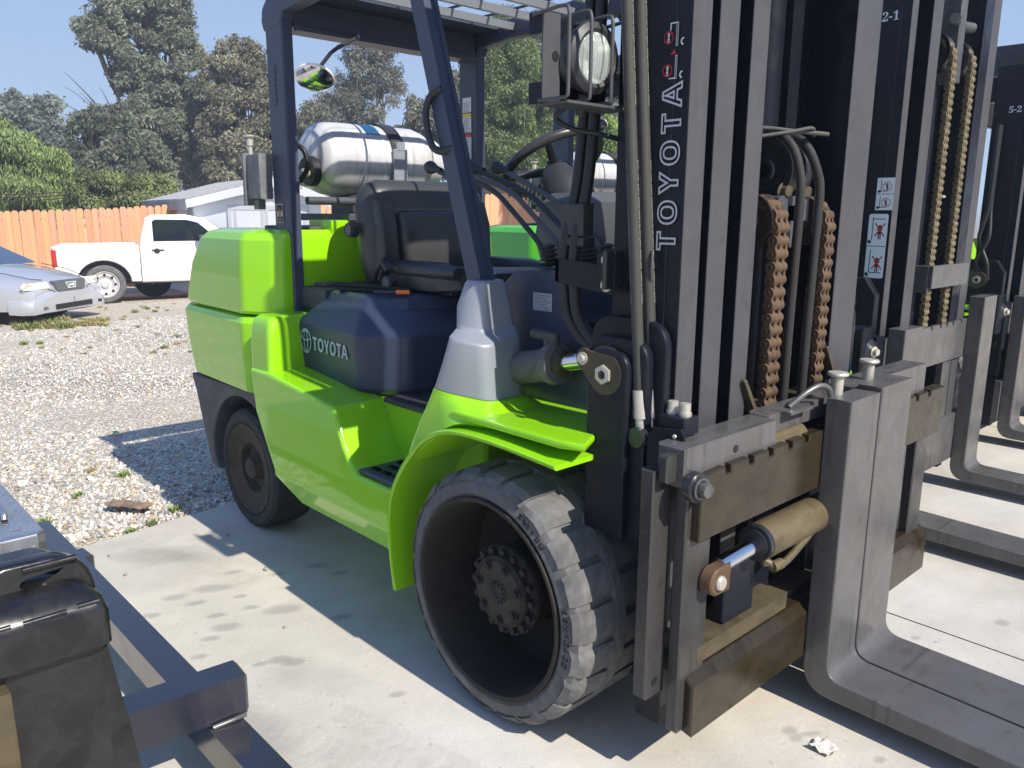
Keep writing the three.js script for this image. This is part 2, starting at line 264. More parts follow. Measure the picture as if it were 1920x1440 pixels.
  const gy = (x, z) => slope(x, z) - .045 + (x < -2.1 ? .03 + .03 * noise.noise(x * .5, z * .5, 3) * Math.min(1, (-2.1 - x)) : 0);
  const xs = [], zs = []; for (let i = 0; i <= N; i++) { xs.push(i < N / 2 ? -2.3 - 58 * Math.pow(1 - i / (N / 2), 1.7) : -2.3 + 3 * (i - N / 2)); zs.push(-75 + 105 * i / N); }
  for (let i = 0; i < N; i++) for (let j = 0; j < N; j++) for (const [a, b] of [[0, 0], [0, 1], [1, 1], [0, 0], [1, 1], [1, 0]]) { const x = xs[i + a], z = zs[j + b]; gp.push(x, x > -2 ? -.05 : gy(x, z), z); gu.push(x, z); }
  const g = new THREE.BufferGeometry(); g.setAttribute('position', new THREE.Float32BufferAttribute(gp, 3)); g.setAttribute('uv', new THREE.Float32BufferAttribute(gu, 2)); g.computeVertexNormals(); g.userData.uv = true;
  gr.repeat.set(.62, .62); grb.repeat.set(1.1, 1.1);
  solo('gravel_yard', g, std(L(1.2, 1.175, 1.13), .95, 0, { map: gr, bumpMap: grb, bumpScale: .02 }), 'pale gravel yard sloping away behind the forklifts', null, null, 'structure');
  // loose stones where they can be told apart
  const sg = new THREE.IcosahedronGeometry(1, 0); { const p = sg.attributes.position; for (let i = 0; i < p.count; i++) { const x = p.getX(i), y = p.getY(i), z = p.getZ(i), k = 1 + .35 * noise.noise(x * 1.9, y * 1.9, z * 1.9 + 3); p.setXYZ(i, x * k, y * k, z * k); } sg.computeVertexNormals(); }
  const n = 60000, im = new THREE.InstancedMesh(sg, std(L(1, 1, 1), .9), n), o = new THREE.Object3D();
  let c = 0; const col = new THREE.Color();
  while (c < n) {
    const d = Math.pow(rnd(), 1.6) * 9, z = rr(-5.5, 2.2) , x = edgeX(z) - .004 - d; 
    if (z > .9 + d * .35 || z < -2.2 - d * .5) continue;
    const s = rr(.0042, .0105) * (rnd() < .04 ? 1.7 : 1);
    o.position.set(x, gy(x, z) + s * .25, z); o.rotation.set(rnd() * 6, rnd() * 6, rnd() * 6); o.scale.set(s * rr(.9, 1.5), s * rr(.6, .9), s); o.updateMatrix(); im.setMatrixAt(c, o.matrix);
    const k = rnd(), v = rr(.38, .74); k < .66 ? col.setRGB(v, v * .955, v * .88) : k < .86 ? col.setRGB(v * .55, v * .55, v * .56) : col.setRGB(v * .8, v * .62, v * .42); im.setColorAt(c, col); c++;
  }
  im.name = 'gravel_stones'; im.castShadow = im.receiveShadow = true; scene.add(im); tag(im, 'loose pale gravel stones beside the slab edge', 'gravel', null, 'stuff');
}

/* ---------- forklift ---------- */
// axle centre of the drive wheels at x = 0; x points to the forks, z to the operator's right
function tyreSet(root, cx, z0, sgn, full) {     // cushion drive wheel; z0 outer face, sgn +1 = right side
  const c = .3555, W = .30, zz = t => z0 - sgn * t, A = V(cx, c, z0), D = V(0, 0, -sgn);
  const ty = part(root, 'tyre', lathe([[.2815, .004], [.292, -.002], [.318, .002], [.335, .012], [.342, .03], [.3425, .128], [.3555, .134], [.3555, .166], [.3425, .172], [.342, .27], [.335, .288], [.30, .3], [.2815, .3]], A, D, 96), M.rubber);
  const N = 22;
  for (const side of [0, 1]) for (let k = 0; k < N; k++) {
    const a0 = (k + (side ? .5 : 0)) / N * 6.2832, da = 6.2832 / N * (.79 + .035 * Math.sin(k * 2.3 + side)), S = 4, ch = rr(0, 1), pr = [];
    const t = side ? [.3, .288, .27, .172] : [.0, .012, .03, .128];
    const R = [.328, .343, .3552, .3552];
    for (let s = 0; s <= S; s++) { const a = a0 + da * s / S, e0 = s === 0 || s === S ? .003 : 0; pr.push([...R.map((r, i) => { const e = e0 + (i < 3 ? rr(0, .0035) + (ch > .75 && s === S ? .008 : 0) : 0), aa = a + (s === 0 || s === S ? rr(-.008, .008) : 0); return V(cx + Math.cos(aa) * (r - e), c + Math.sin(aa) * (r - e), zz(t[i])); }), V(cx + Math.cos(a) * .33, c + Math.sin(a) * .33, zz(t[3]))]); }
    part(ty, 'tread_lug', loft(pr, .3), M.rubber);
  }
  if (full) {
    const txt = (s, a0, R, h) => [...s].map((ch, i) => { const g = new TextGeometry(ch, { font, size: h, depth: .003, curveSegments: 3 }); g.translate(-h * .35, -h / 2, 0); const a = a0 - i * h * 1.02 / R; g.rotateZ(a - Math.PI / 2); g.translate(cx + Math.cos(a) * R, c + Math.sin(a) * R, z0 + .0005); return g; });
    part(ty, 'raised_lettering', [...txt('28x12x22', .25, .309, .020), ...txt('SOLIDO', 1.1, .309, .018)], M.rubberD);
  }
  const rim = part(root, 'rim', [lathe([[.2815, .0], [.279, -.006], [.268, -.004], [.262, .012], [.258, .05], [.252, .2], [.235, .225], [.16, .235], [.13, .22], [.13, .26], [.27, .28], [.2815, .28]], A, D, 72)], M.rim);
  for (let k = 0; k < 8; k++) { const a = k / 8 * 6.2832 + .2; part(rim, 'hand_hole', cyl(V(cx + Math.cos(a) * .195, c + Math.sin(a) * .195, zz(.224)), V(cx + Math.cos(a) * .195, c + Math.sin(a) * .195, zz(.24)), .022), M.hoseD); }
  const hub = part(root, 'hub', [lathe([[.0, .056], [.10, .056], [.103, .06], [.103, .075], [.124, .078], [.128, .085], [.128, .10], [.112, .115], [.105, .22]], A, D, 48)], M.rim);
  part(hub, 'hub_cap', [lathe([[0, .05], [.086, .051], [.09, .057]], A, D, 40)], M.dirt);
  for (let k = 0; k < 16; k++) { const a = k / 16 * 6.2832; part(hub, 'wheel_bolt', bolt([cx + Math.cos(a) * .113, c + Math.sin(a) * .113, zz(.078)], [0, 0, sgn], .0115, .016), M.rim); }
  for (let k = 0; k < 7; k++) { const a = k / 7 * 6.2832 + .3; part(hub, 'cap_bolt', bolt([cx + Math.cos(a) * .078, c + Math.sin(a) * .078, zz(.051)], [0, 0, sgn], .0105, .012), M.rim); }
  if (full) { const g = []; for (let k = 0; k < 12; k++) { const a = k / 12 * 6.2832; g.push(bar(V(cx + Math.cos(a) * .014, c + Math.sin(a) * .014, zz(.0485)), V(cx + Math.cos(a) * .034, c + Math.sin(a) * .034, zz(.0485)), .008, .004, V(0, 0, 1))); } part(hub, 'cap_mark', g, M.rubberD); }
}
function rearWheel(root, z0, sgn) {
  const cx = -1.75, R = .268, A = V(cx, R, z0), D = V(0, 0, -sgn);
  part(root, 'rear_tyre', lathe([[.205, .01], [.212, .0], [.245, .0], [.262, .012], [R, .03], [R, .17], [.262, .19], [.245, .2], [.2, .2]], A, D, 72), M.rubberD);
  const r = part(root, 'rear_rim', lathe([[0, .02], [.045, .022], [.055, .035], [.062, .055], [.1, .06], [.106, .05], [.112, .025], [.17, .014], [.185, .006], [.2, .002], [.207, .012], [.207, .1]], A, D, 64), M.dirt);
  part(r, 'hub_cover', lathe([[0, .004], [.03, .006], [.047, .016], [.05, .03]], A, D, 32), M.dirt);
}
function truckBody(root, full, mg, cowlM = M.hood) {
  const g = mg;
  // ---- side panels
  const prof = [[-1.40, .785], [-1.375, .62], [-1.235, .395], [-.452, .395], [-.452, .535], [-.655, .535], [-.69, .56], [-.735, .62], [-.775, .705], [-.80, .738], [-1.02, .765], [-1.26, .787]];
  const sp = prismZ(prof, -.24, -.02, .014, 3);
  for (const s of both(sp)) part(root, 'side_panel', s, g);
  const sk = loft([ring(0, [[-1.235, -.0195, .412], [-.452, -.0195, .412], [-.452, -.24, .412], [-1.235, -.24, .412]]), ring(0, [[-1.232, -.0195, .396], [-.452, -.0195, .396], [-.452, -.24, .396], [-1.232, -.24, .396]]), ring(0, [[-1.10, -.055, .31], [-.44, -.055, .31], [-.44, -.24, .31], [-1.10, -.24, .31]])], .2);
  for (const s of both(sk)) part(root, 'lower_skirt', s, g);
  part(root, 'frame', [box(-1.42, -.25, .33, .735, 2 * ZC + .225, -.225, .01)], g);
  // groove line and step
  part(root, 'floor_mat', box(-.76, -.08, .735, .752, 2 * ZC + .20, -.20, .004), M.plastic);
  for (const s of both(prismY([[-.665, -.035], [-.46, -.035], [-.46, -.222], [-.665, -.222]], .537, .553, .004))) {
    const st = part(root, 'step_plate', s, M.hood);
    const z = s.attributes.position.getZ(0) > ZC ? 0 : 1;
    for (let i = 0; i < 3; i++) for (let j = 0; j < 3; j++) { const f = (q) => z ? 2 * ZC - q : q, zz = f(-.075 - j * .05); part(st, 'tread_slot', box(-.64 + i * .058 + (j % 2) * .02, -.60 + i * .058 + (j % 2) * .02, .552, .557, zz - .012, zz + .012, .002), M.black); }
  }
  // rear pillar base blocks
  const pbl = (y, o) => rl(ring(y, [[-1.425, -.032 - o], [-1.258 - o, -.034 - o], [-1.285 - o, -.20], [-1.285, -.26], [-1.425, -.26]]), .03);
  const pb = loft([pbl(.768, 0), pbl(.90, .004), pbl(.955, .012), pbl(.978, .024), pbl(.988, .045)], .7);
  for (const s of both(pb)) part(root, 'pillar_base', s, g);
  // ---- counterweight
  const cwRing = (y, x1, x0, o, back) => { const a = [[x1, -.195 - o], [x1 - .02, -.16 - o], [x1 - .15, -.085 - o], [x0 + .18, -.105 - o], [x0 + .08, -.16 - o], [x0 + .02, -.26 - o], [x0, -.42]]; return rl(ring(y, [...a, ...a.map(p => [p[0], 2 * ZC - p[1]]).reverse()]), .022, 4); };
  const up = loft([cwRing(.972, -1.44, -2.36, .008), cwRing(.985, -1.432, -2.37, 0), cwRing(1.15, -1.43, -2.30, .004), cwRing(1.265, -1.43, -2.2, .012), cwRing(1.292, -1.436, -2.16, .03), cwRing(1.306, -1.45, -2.1, .06)], .4);
  const cw = part(root, 'counterweight', [up, prismX([[-.42, 1.28], [2 * ZC + .42, 1.28], [2 * ZC + .42, 1.345], [-.42, 1.345]], -1.62, -1.43, .012, 2)], g);
  const lo = loft([cwRing(.635, -1.44, -2.33, .03), cwRing(.65, -1.432, -2.35, .005), cwRing(.80, -1.43, -2.38, -.004), cwRing(.935, -1.43, -2.39, -.008), cwRing(.957, -1.436, -2.38, .004), cwRing(.964, -1.45, -2.36, .02)], .4);
  part(cw, 'lower_block', lo, g);
  part(cw, 'top_plate', prismY([[-1.9, -.36], [-1.5, -.36], [-1.5, 2 * ZC + .36], [-1.9, 2 * ZC + .36]], 1.304, 1.318, .004), M.grey);
  part(root, 'rear_ledge', [prismY([[-1.43, -.27], [-1.24, -.27], [-1.24, 2 * ZC + .27], [-1.43, 2 * ZC + .27]], 1.0, 1.085, .012, 2), box(-1.40, -1.31, 1.086, 1.10, -.42, -.31)], M.grey);
  // dark rear fender with the wheel arch
  const fs = [[-2.24, .63], [-2.2, .55], [-2.08, .22], [-1.99, .215]]; for (let i = 0; i <= 14; i++) { const a = Math.PI - .02 - i / 14 * 2.0; fs.push([-1.72 + .315 * Math.cos(a), .29 + .31 * Math.sin(a)]); } fs.push([-1.50, .645]);
  for (const s of both(prismZ(fs, -.42, -.115, .012, 2))) part(root, 'rear_fender', s, M.grey);
  part(root, 'steer_axle', cyl(V(-1.75, .27, -.3), V(-1.75, .27, 2 * ZC + .3), .06), M.black);
  // ---- hood
  const hr = (y, a) => ring(y, [...a, ...a.map(p => [p[0], 2 * ZC - p[1]]).reverse()]);
  const HR = (y, a, r) => rl(hr(y, a), r, 3);
  const hood = loft([HR(.738, [[-1.32, -.23], [-.90, -.215], [-.77, -.315], [-.72, -.52]], .03), HR(.745, [[-1.335, -.21], [-.89, -.20], [-.755, -.30], [-.70, -.5]], .03), HR(.765, [[-1.345, -.195], [-.88, -.185], [-.742, -.295], [-.69, -.5]], .03), HR(.945, [[-1.34, -.18], [-.875, -.175], [-.735, -.288], [-.68, -.5]], .03), HR(.965, [[-1.332, -.188], [-.88, -.183], [-.74, -.294], [-.69, -.5]], .03), HR(1.045, [[-1.25, -.252], [-.925, -.236], [-.80, -.335], [-.765, -.5]], .03), HR(1.06, [[-1.23, -.275], [-.945, -.26], [-.82, -.352], [-.79, -.5]], .03)], .5);
  const hd = part(root, 'hood', hood, M.hood);
  part(hd, 'hood_lid', loft([HR(1.04, [[-1.225, -.262], [-.915, -.240], [-.795, -.335], [-.755, -.5]], .012), HR(1.076, [[-1.21, -.272], [-.93, -.252], [-.81, -.346], [-.77, -.5]], .012), HR(1.087, [[-1.195, -.288], [-.942, -.268], [-.825, -.36], [-.785, -.5]], .012)], .5), M.hood);
  // ---- fender over the drive wheel: curved sheet + lip + plate
  const arc = []; for (const p of [[-.425, .225], [-.445, .36], [-.443, .50], [-.40, .60], [-.32, .70], [-.24, .765], [-.14, .80], [.0, .808], [.14, .803], [.265, .795]]) arc.push(p);
  const cv = new THREE.CatmullRomCurve3(arc.map(p => V(p[0], p[1], 0)), false, 'catmullrom', .5), pts = cv.getPoints(40), th = .014;
  const inn = pts.map((p, i) => { const t = cv.getTangent(i / 40); return [p.x + t.y * th, p.y - t.x * th]; });
  const fpoly = [...pts.map(p => [p.x, p.y]), ...inn.reverse()];
  const fe = toCreasedNormals(prismZ(fpoly, -.36, .008, .004), .7);
  for (const s of both(fe)) part(root, 'fender', s, g);
  // wall of the wheel housing behind the tyre
  const plate = [[-.16, -.02], [.25, -.02], [.31, -.045], [.235, -.19], [.20, -.36], [-.16, -.36]];
  for (const s of both(prismY(plate, .826, .846, .007, 2))) part(root, 'fender_plate', s, g);
  // ---- cowl leg: green foot, silver cover, sleeve
  const R0 = (p, r) => rl(ring(0, p), r, 5);
  const foot = loft([R0([[-.40, -.012, .62], [-.15, -.014, .815], [.055, -.045, .832], [.045, -.33, .832], [-.40, -.33, .62]], .05), R0([[-.365, -.014, .70], [-.16, -.018, .838], [-.01, -.065, .838], [-.02, -.30, .838], [-.365, -.32, .70]], .05), R0([[-.325, -.016, .78], [-.175, -.024, .862], [-.048, -.078, .85], [-.06, -.285, .85], [-.325, -.30, .78]], .045), R0([[-.29, -.019, .84], [-.185, -.032, .872], [-.07, -.088, .862], [-.082, -.265, .86], [-.29, -.285, .84]], .04), R0([[-.262, -.022, .895], [-.19, -.040, .884], [-.085, -.095, .870], [-.095, -.245, .867], [-.262, -.27, .895]], .035)], .8);
  for (const s of both(foot)) part(root, 'cowl_foot', s, g);
  const cov = loft([R0([[-.258, -.023, .897], [-.188, -.042, .886], [-.086, -.096, .872], [-.096, -.244, .869], [-.258, -.268, .897]], .035), R0([[-.222, -.026, .97], [-.17, -.043, .96], [-.092, -.095, .945], [-.108, -.25, .95], [-.25, -.27, .97]], .035), R0([[-.198, -.030, 1.032], [-.15, -.046, 1.028], [-.098, -.096, 1.014], [-.12, -.255, 1.03], [-.24, -.27, 1.032]], .032), R0([[-.20, -.036, 1.044], [-.154, -.052, 1.040], [-.104, -.1, 1.026], [-.125, -.252, 1.042], [-.24, -.266, 1.044]], .03),
    R0([[-.232, -.092, 1.060], [-.19, -.088, 1.058], [-.136, -.128, 1.044], [-.135, -.25, 1.055], [-.24, -.255, 1.060]], .02), R0([[-.245, -.102, 1.075], [-.20, -.094, 1.072], [-.143, -.13, 1.06], [-.140, -.248, 1.07], [-.245, -.252, 1.075]], .03), R0([[-.252, -.108, 1.12], [-.20, -.102, 1.12], [-.152, -.132, 1.115], [-.150, -.245, 1.12], [-.255, -.25, 1.12]], .03), R0([[-.236, -.128, 1.185], [-.20, -.122, 1.185], [-.160, -.142, 1.182], [-.165, -.235, 1.182], [-.24, -.24, 1.185]], .025), R0([[-.232, -.134, 1.192], [-.20, -.128, 1.192], [-.166, -.148, 1.19], [-.170, -.23, 1.19], [-.235, -.235, 1.192]], .022)], .75);
  for (const s of both(cov)) part(root, 'cowl_cover', s, M.silver);
  // ---- overhead guard
  const gm = M.guard, zo = -.235;
  const rp = prismY([[-1.545, zo], [-1.425, zo], [-1.42, zo - .006], [-1.42, zo - .044], [-1.43, zo - .05], [-1.545, zo - .05]], 0, 1.19, .003);
  for (let k = 0; k < 2; k++) { const q = rp.clone(); q.translate(0, .965, 0); const e = k ? mirror(q) : q; const pl = part(root, 'rear_pillar', e, gm); if (!k) { const vp = part(pl, 'vent_panel', box(-1.52, -1.482, 1.775, 1.925, zo - .002, zo + .003, .002), gm); for (let i = 0; i < 5; i++) part(pl, 'vent_slot', box(-1.515, -1.487, 1.79 + i * .026, 1.803 + i * .026, zo - .001, zo + .0045, .001), M.black); } }
  const ap0 = V(-.225, 1.17, -.185), ap1 = V(-.553, 2.05, -.225), ap2 = V(-.61, 2.14, -.235);
  for (let k = 0; k < 2; k++) {
    const ax = V(0, 0, -1), A = bar(ap0, ap1, .043, .058, V(1, .31, 0), .006), B = bar(ap1.clone().add(V(.0, -.008, 0)), ap2, .043, .058, V(1, .6, 0), .006), C = bar(ap0.clone().add(V(.016, .01, -.022)), ap1.clone().add(V(.016, .01, -.022)), .014, .03, V(1, .31, 0), .004);
    const f = k ? mirror : q => q; part(root, 'front_pillar', [f(A), f(B), f(C)], gm);
  }
  // roof frame
  const y0 = 2.125, y1 = 2.195, zi = zo - .055;
  const rail = prismZ([[-1.56, 2.055], [-1.575, 2.09], [-1.565, 2.135], [-1.53, 2.165], [-1.2, y1], [-.45, y1 + .02], [-.30, y1 - .01], [-.30, y0 - .03], [-.45, y0 - .01], [-1.2, y0 - .01], [-1.40, 2.10], [-1.43, 2.06]], zo - .055, zo + .004, .01, 2);
  const roof = part(root, 'overhead_guard', [...both(rail), box(-1.56, -1.42, 2.06, 2.155, 2 * ZC - zi, zi, .01, 2), box(-.345, -.295, 2.125, 2.165, 2 * ZC - zi, zi, .01, 2), box(-1.43, -1.405, 2.045, 2.06, 2 * ZC - zi, zi, .003)], gm);
  part(roof, 'rear_cover', box(-1.50, -1.27, 2.158, 2.172, 2 * ZC - zi, zi, .003), gm);
  for (let i = 0; i < 4; i++) { const x = -1.185 + i * .175; part(roof, 'roof_slat', prismZ([[x - .012, 2.145], [x + .012, 2.143], [x + .022, 2.170], [x - .004, 2.173]], 2 * ZC - zi, zi, .003), M.silver); }
  for (const z of [-.47, -.66, -.85, -1.04]) part(roof, 'roof_strap', box(-1.42, -.32, 2.172, 2.180, z - .006, z + .006, .001), gm);
  // grab handle on the front pillar
  part(root, 'grab_handle', tube([[-.40, 1.725, -.19], [-.44, 1.705, -.178], [-.455, 1.66, -.172], [-.435, 1.595, -.166], [-.415, 1.56, -.168], [-.385, 1.548, -.176], [-.345, 1.56, -.19]], .0105, 40, 10), M.plastic);
  // ---- seat
  const seatZ = -.70;
  const SL = (x, y, hw, ex = 0) => { const a = []; const n = 28; for (let i = 0; i < n; i++) { const t = i / n * 6.2832, c = Math.cos(t), s = Math.sin(t); a.push(V(x + ex * Math.sign(c) * Math.pow(Math.abs(c), .6), y, seatZ + hw * Math.sign(s) * Math.pow(Math.abs(s), .45))); } return a; };
  part(root, 'seat_back', [loft([SL(-1.15, 1.10, .25, .03), SL(-1.155, 1.115, .285, .065), SL(-1.165, 1.2, .30, .075), SL(-1.18, 1.32, .305, .08), SL(-1.19, 1.40, .30, .082), SL(-1.195, 1.45, .285, .078), SL(-1.198, 1.485, .26, .06), SL(-1.20, 1.50, .23, .03)], 1.2)], M.vinyl);
  const sbm = root.children.at(-1);
  for (const s of [-1, 1]) { const g2 = loft([SL(-1.12, 1.12, .04, .03), SL(-1.115, 1.2, .045, .052), SL(-1.125, 1.33, .045, .052), SL(-1.14, 1.42, .04, .035)].map(l => l.map(p => p.clone().add(V(0, 0, s * .235)))), 1.2); part(sbm, 'side_bolster', g2, M.vinyl); }
  part(sbm, 'back_cushion', loft([SL(-1.105, 1.135, .16, .03), SL(-1.095, 1.15, .18, .05), SL(-1.10, 1.27, .185, .055), SL(-1.11, 1.365, .185, .05), SL(-1.12, 1.385, .17, .035)], 1.2), M.vinyl);
  part(root, 'seat_cushion', [loft([0, 1, 2, 3].map(i => { const y = [1.085, 1.10, 1.15, 1.165][i], e = [0, .03, .03, -.005][i], a = []; for (let k = 0; k < 36; k++) { const t = k / 36 * 6.2832, c = Math.cos(t), s = Math.sin(t); a.push(V(-.90 + (.22 + e) * Math.sign(c) * Math.pow(Math.abs(c), .5), y + (c > .3 ? .012 * c : 0), seatZ + (.235 + e) * Math.sign(s) * Math.pow(Math.abs(s), .5))); } return a; }), 1.0)], M.vinyl);
  const scm = root.children.at(-1);
  for (const s of [-1, 1]) part(scm, 'side_bolster', loft([0, 1, 2, 3].map(i => { const x = [-1.08, -1.0, -.78, -.68][i], r = [.03, .05, .05, .03][i], a = []; for (let k = 0; k < 14; k++) { const t = k / 14 * 6.2832; a.push(V(x, 1.165 + r * .75 * Math.sin(t), seatZ + s * .22 + r * Math.cos(t))); } return a; }), 1.2), M.vinyl);
  part(root, 'seat_base', box(-1.15, -.72, 1.086, 1.10, -.93, -.47, .004), M.black);
  part(root, 'seat_belt', [tube([[-1.10, 1.12, -.40], [-1.05, 1.17, -.385], [-1.02, 1.205, -.40]], .011, 12, 8), bar(V(-1.03, 1.20, -.40), V(-.985, 1.165, -.395), .012, .035, V(0, 0, 1))], M.plastic);
  for (const p of [[-1.20, 1.31, -.385], [-.985, 1.12, -.405]]) { const k = part(root, 'seat_knob', cyl(V(...p), V(p[0] + .004, p[1], p[2] + .03), .03, .027, 20), M.plastic); part(k, 'knob_face', lathe([[0, .001], [.018, .002], [.021, 0]], V(p[0] + .004, p[1], p[2] + .031), V(0, 0, 1), 20), M.plasticG); }
  // ---- dash, steering column and wheel
  part(root, 'cowl_panel', [prismZ([[-.28, .74], [-.30, 1.06], [-.265, 1.17], [-.21, 1.215], [-.02, 1.225], [.0, 1.21], [.04, 1.12], [.065, 1.085], [.05, 1.06], [.11, .90], [.11, .74]], 2 * ZC + .27, -.30, .014, 2)], cowlM);
  part(root, 'dash_board', loft([ring(1.225, [[-.36, -.56], [-.14, -.54], [-.05, -.60], [-.05, -.93], [-.36, -.93]]), ring(1.30, [[-.38, -.55], [-.15, -.52], [-.04, -.60], [-.04, -.94], [-.38, -.94]]), ring(1.41, [[-.36, -.56], [-.16, -.53], [-.06, -.60], [-.06, -.94], [-.36, -.94]]), ring(1.44, [[-.34, -.59], [-.18, -.56], [-.09, -.62], [-.09, -.92], [-.34, -.92]])], .5), M.plasticG);
  part(root, 'column_cover', [loft([0, 1, 2, 3, 4].map(i => { const q = [[-.30, 1.36, .04], [-.36, 1.40, .085], [-.42, 1.45, .085], [-.46, 1.50, .06], [-.475, 1.53, .03]][i], a = []; for (let k = 0; k < 20; k++) { const t = k / 20 * 6.2832; a.push(V(q[0] + .55 * q[2] * Math.cos(t), q[1] + .8 * q[2] * Math.cos(t), -.72 + q[2] * Math.sin(t))); } return a; }), 1)], M.plastic);
  part(root, 'column_boot', [0, 1, 2, 3, 4, 5, 6].map(i => { const t = i / 6, p = V(-.43 - t * .055, 1.44 + t * .012, -.60 + t * .06); return lathe([[.012, -.006], [.032 - t * .004, 0], [.012, .006]], p, V(-.055, .012, .06), 18); }), M.plasticG);
  {
    const c = V(-.49, 1.545, -.74), nrm = V(-.55, .83, 0).normalize(), R = .175, q = new THREE.Quaternion().setFromUnitVectors(V(0, 0, 1), nrm);
    const t = new THREE.TorusGeometry(R, .0165, 12, 64); t.applyQuaternion(q); t.translate(c.x, c.y, c.z);
    const sw = part(root, 'steering_wheel', t, M.vinyl);
    for (const a of [-.25, Math.PI + .25, -Math.PI / 2]) { const e = V(Math.cos(a) * R, Math.sin(a) * R, 0).applyQuaternion(q).add(c); part(sw, 'spoke', cyl(e, c.clone().addScaledVector(nrm, -.03), .011, .016, 12), M.plastic); }
    part(sw, 'horn_pad', lathe([[.05, -.04], [.055, -.01], [.04, .004], [0, .008]], c.clone().addScaledVector(nrm, -.02), nrm, 24), M.plastic);
  }
  // ---- hydraulic levers with boots
  const lv = [[-.14, -.38, 0], [-.115, -.43, .01], [-.075, -.47, .03], [-.045, -.53, .05]];
  lv.forEach(([x, z, e], i) => {
    const kx = -.70 + i * .055, ky = 1.53 - (i % 2) * .01, kz = z + .01;
    const l = part(root, 'hydraulic_lever', tube([[x, 1.23, z], [x - .06, 1.30, z], [x - .22, 1.425 - e * .3, z], [x - .30, 1.462 - e * .3, z], [kx + .06, 1.505, kz], [kx + .03, 1.52, kz]], .0085, 40, 10, .2), i % 2 ? M.plasticG : M.plastic);
    part(l, 'lever_knob', lathe([[.009, -.03], [.012, 0], [.02, .02], [.0215, .035], [.016, .048], [0, .053]], V(kx + .035, 1.517, kz), V(-1, .22, 0), 18), M.plastic);
    part(l, 'lever_boot', [0, 1, 2, 3, 4].map(k => lathe([[.01, -.0075], [.036 - k * .0035, 0], [.01, .0075]], V(x - .002 * k, 1.232 + k * .0125, z), V(-.15, 1, 0), 18)), M.hose);
  });
  // ---- mirror on its arm
  const ar = part(root, 'mirror', lathe([[0, -.02], [.05, -.016], [.066, -.004], [.069, .003], [.065, .006], [.05, .013], [.025, .017], [0, .018]], V(-1.255, 1.855, -.27), V(.38, -.80, .34), 40), M.chrome);
  part(ar, 'mirror_rim', (() => { const t = new THREE.TorusGeometry(.068, .0045, 8, 48); t.applyQuaternion(new THREE.Quaternion().setFromUnitVectors(V(0, 0, 1), V(.38, -.80, .34).normalize())); t.translate(-1.2565, 1.8575, -.272); return t; })(), M.white);
  part(ar, 'mirror_arm', tube([[-1.265, 1.872, -.283], [-1.25, 1.905, -.30], [-1.225, 1.945, -.325], [-1.22, 1.965, -.35], [-1.28, 2.03, -.48], [-1.42, 2.06, -.56]], .0075, 24, 8, .1), M.plastic);
  // ---- gas cylinder in its cradle
  const tx = -1.64, tyy = 1.60, R = .152;
  const tk = part(root, 'gas_cylinder', lathe([[0, 0], [.05, .002], [.1, .016], [.135, .046], [.148, .075], [R, .12], [R, .3], [R + .003, .31], [R, .32], [R, .52], [.138, .568], [.12, .58], [.112, .59], [.112, .655], [.104, .657]], V(tx, tyy, -.43), V(0, 0, -1), 56), M.alu);
  part(tk, 'valve_recess', lathe([[0, 0], [.055, .001], [.06, -.006], [.062, -.03]], V(tx + .055, tyy - .06, -.405), V(.12, -.1, 1), 28), M.hoseD);
  part(tk, 'valve', [lathe([[.02, 0], [.02, .03], [.012, .035], [.012, .055], [0, .056]], V(tx + .06, tyy - .065, -.415), V(.12, -.1, 1), 16), cyl(V(tx + .07, tyy - .07, -.37), V(tx + .075, tyy - .13, -.36), .008)], M.zinc);
  part(tk, 'gas_hose', tube([[tx + .075, tyy - .10, -.36], [tx + .125, tyy - .05, -.37], [tx + .12, tyy + .02, -.36], [tx + .06, tyy + .06, -.32], [tx + .03, tyy + .07, -.26]], .011, 30, 8), M.hoseD);
  part(tk, 'tank_strap', (() => { const q = []; for (const s of [R + .001, R + .009]) q.push(s); const sh = new THREE.Shape(); sh.absarc(0, 0, R + .009, -.15, 3.3); sh.absarc(0, 0, R + .001, 3.3, -.15, true); const gg = prismZ(sh, -.835, -.77, .002); gg.translate(tx, tyy, 0); return gg; })(), M.plastic);
  part(tk, 'strap_clamp', [bar(V(tx + R + .008, tyy - .15, -.80), V(tx + R + .012, tyy + .045, -.80), .07, .012, V(1, 0, 0)), box(tx + R - .01, tx + R + .02, tyy + .04, tyy + .075, -.825, -.78)], M.silver);
  if (full) part(tk, 'blue_paint_band', (() => { const sh = new THREE.Shape(); sh.absarc(0, 0, R + .0015, .75, 2.2); sh.absarc(0, 0, R + .0003, 2.2, .75, true); const gg = prismZ(sh, -.745, -.665, 0); gg.translate(tx, tyy, 0); return gg; })(), std(L(.03, .17, .36), .45, .3, { map: steelTex }));
  part(root, 'cylinder_cradle', [cyl(V(-1.42, 1.42, -.31), V(-1.42, 1.42, 2 * ZC + .31), .016), box(-1.74, -1.54, 1.345, 1.45, -.95, -.60, .01), prismX([[-.50, 1.34], [-1.05, 1.34], [-1.05, 1.37], [-.50, 1.37]], -1.85, -1.42, .004)], M.grey);
  const bx = part(root, 'regulator_box', [box(-1.66, -1.545, 1.425, 1.60, -.235, -.175, .012, 2), box(-1.675, -1.655, 1.40, 1.605, -.245, -.165, .004), box(-1.64, -1.60, 1.385, 1.425, -.225, -.19)], std(L(.22, .23, .24), .5, 0, { map: wear }));
  part(bx, 'pressure_gauge', [cyl(V(-1.66, 1.60, -.20), V(-1.66, 1.665, -.20), .009), cyl(V(-1.66, 1.635, -.20), V(-1.66, 1.66, -.20), .014), cyl(V(-1.66, 1.67, -.20), V(-1.66, 1.676, -.20), .024)], M.zinc);
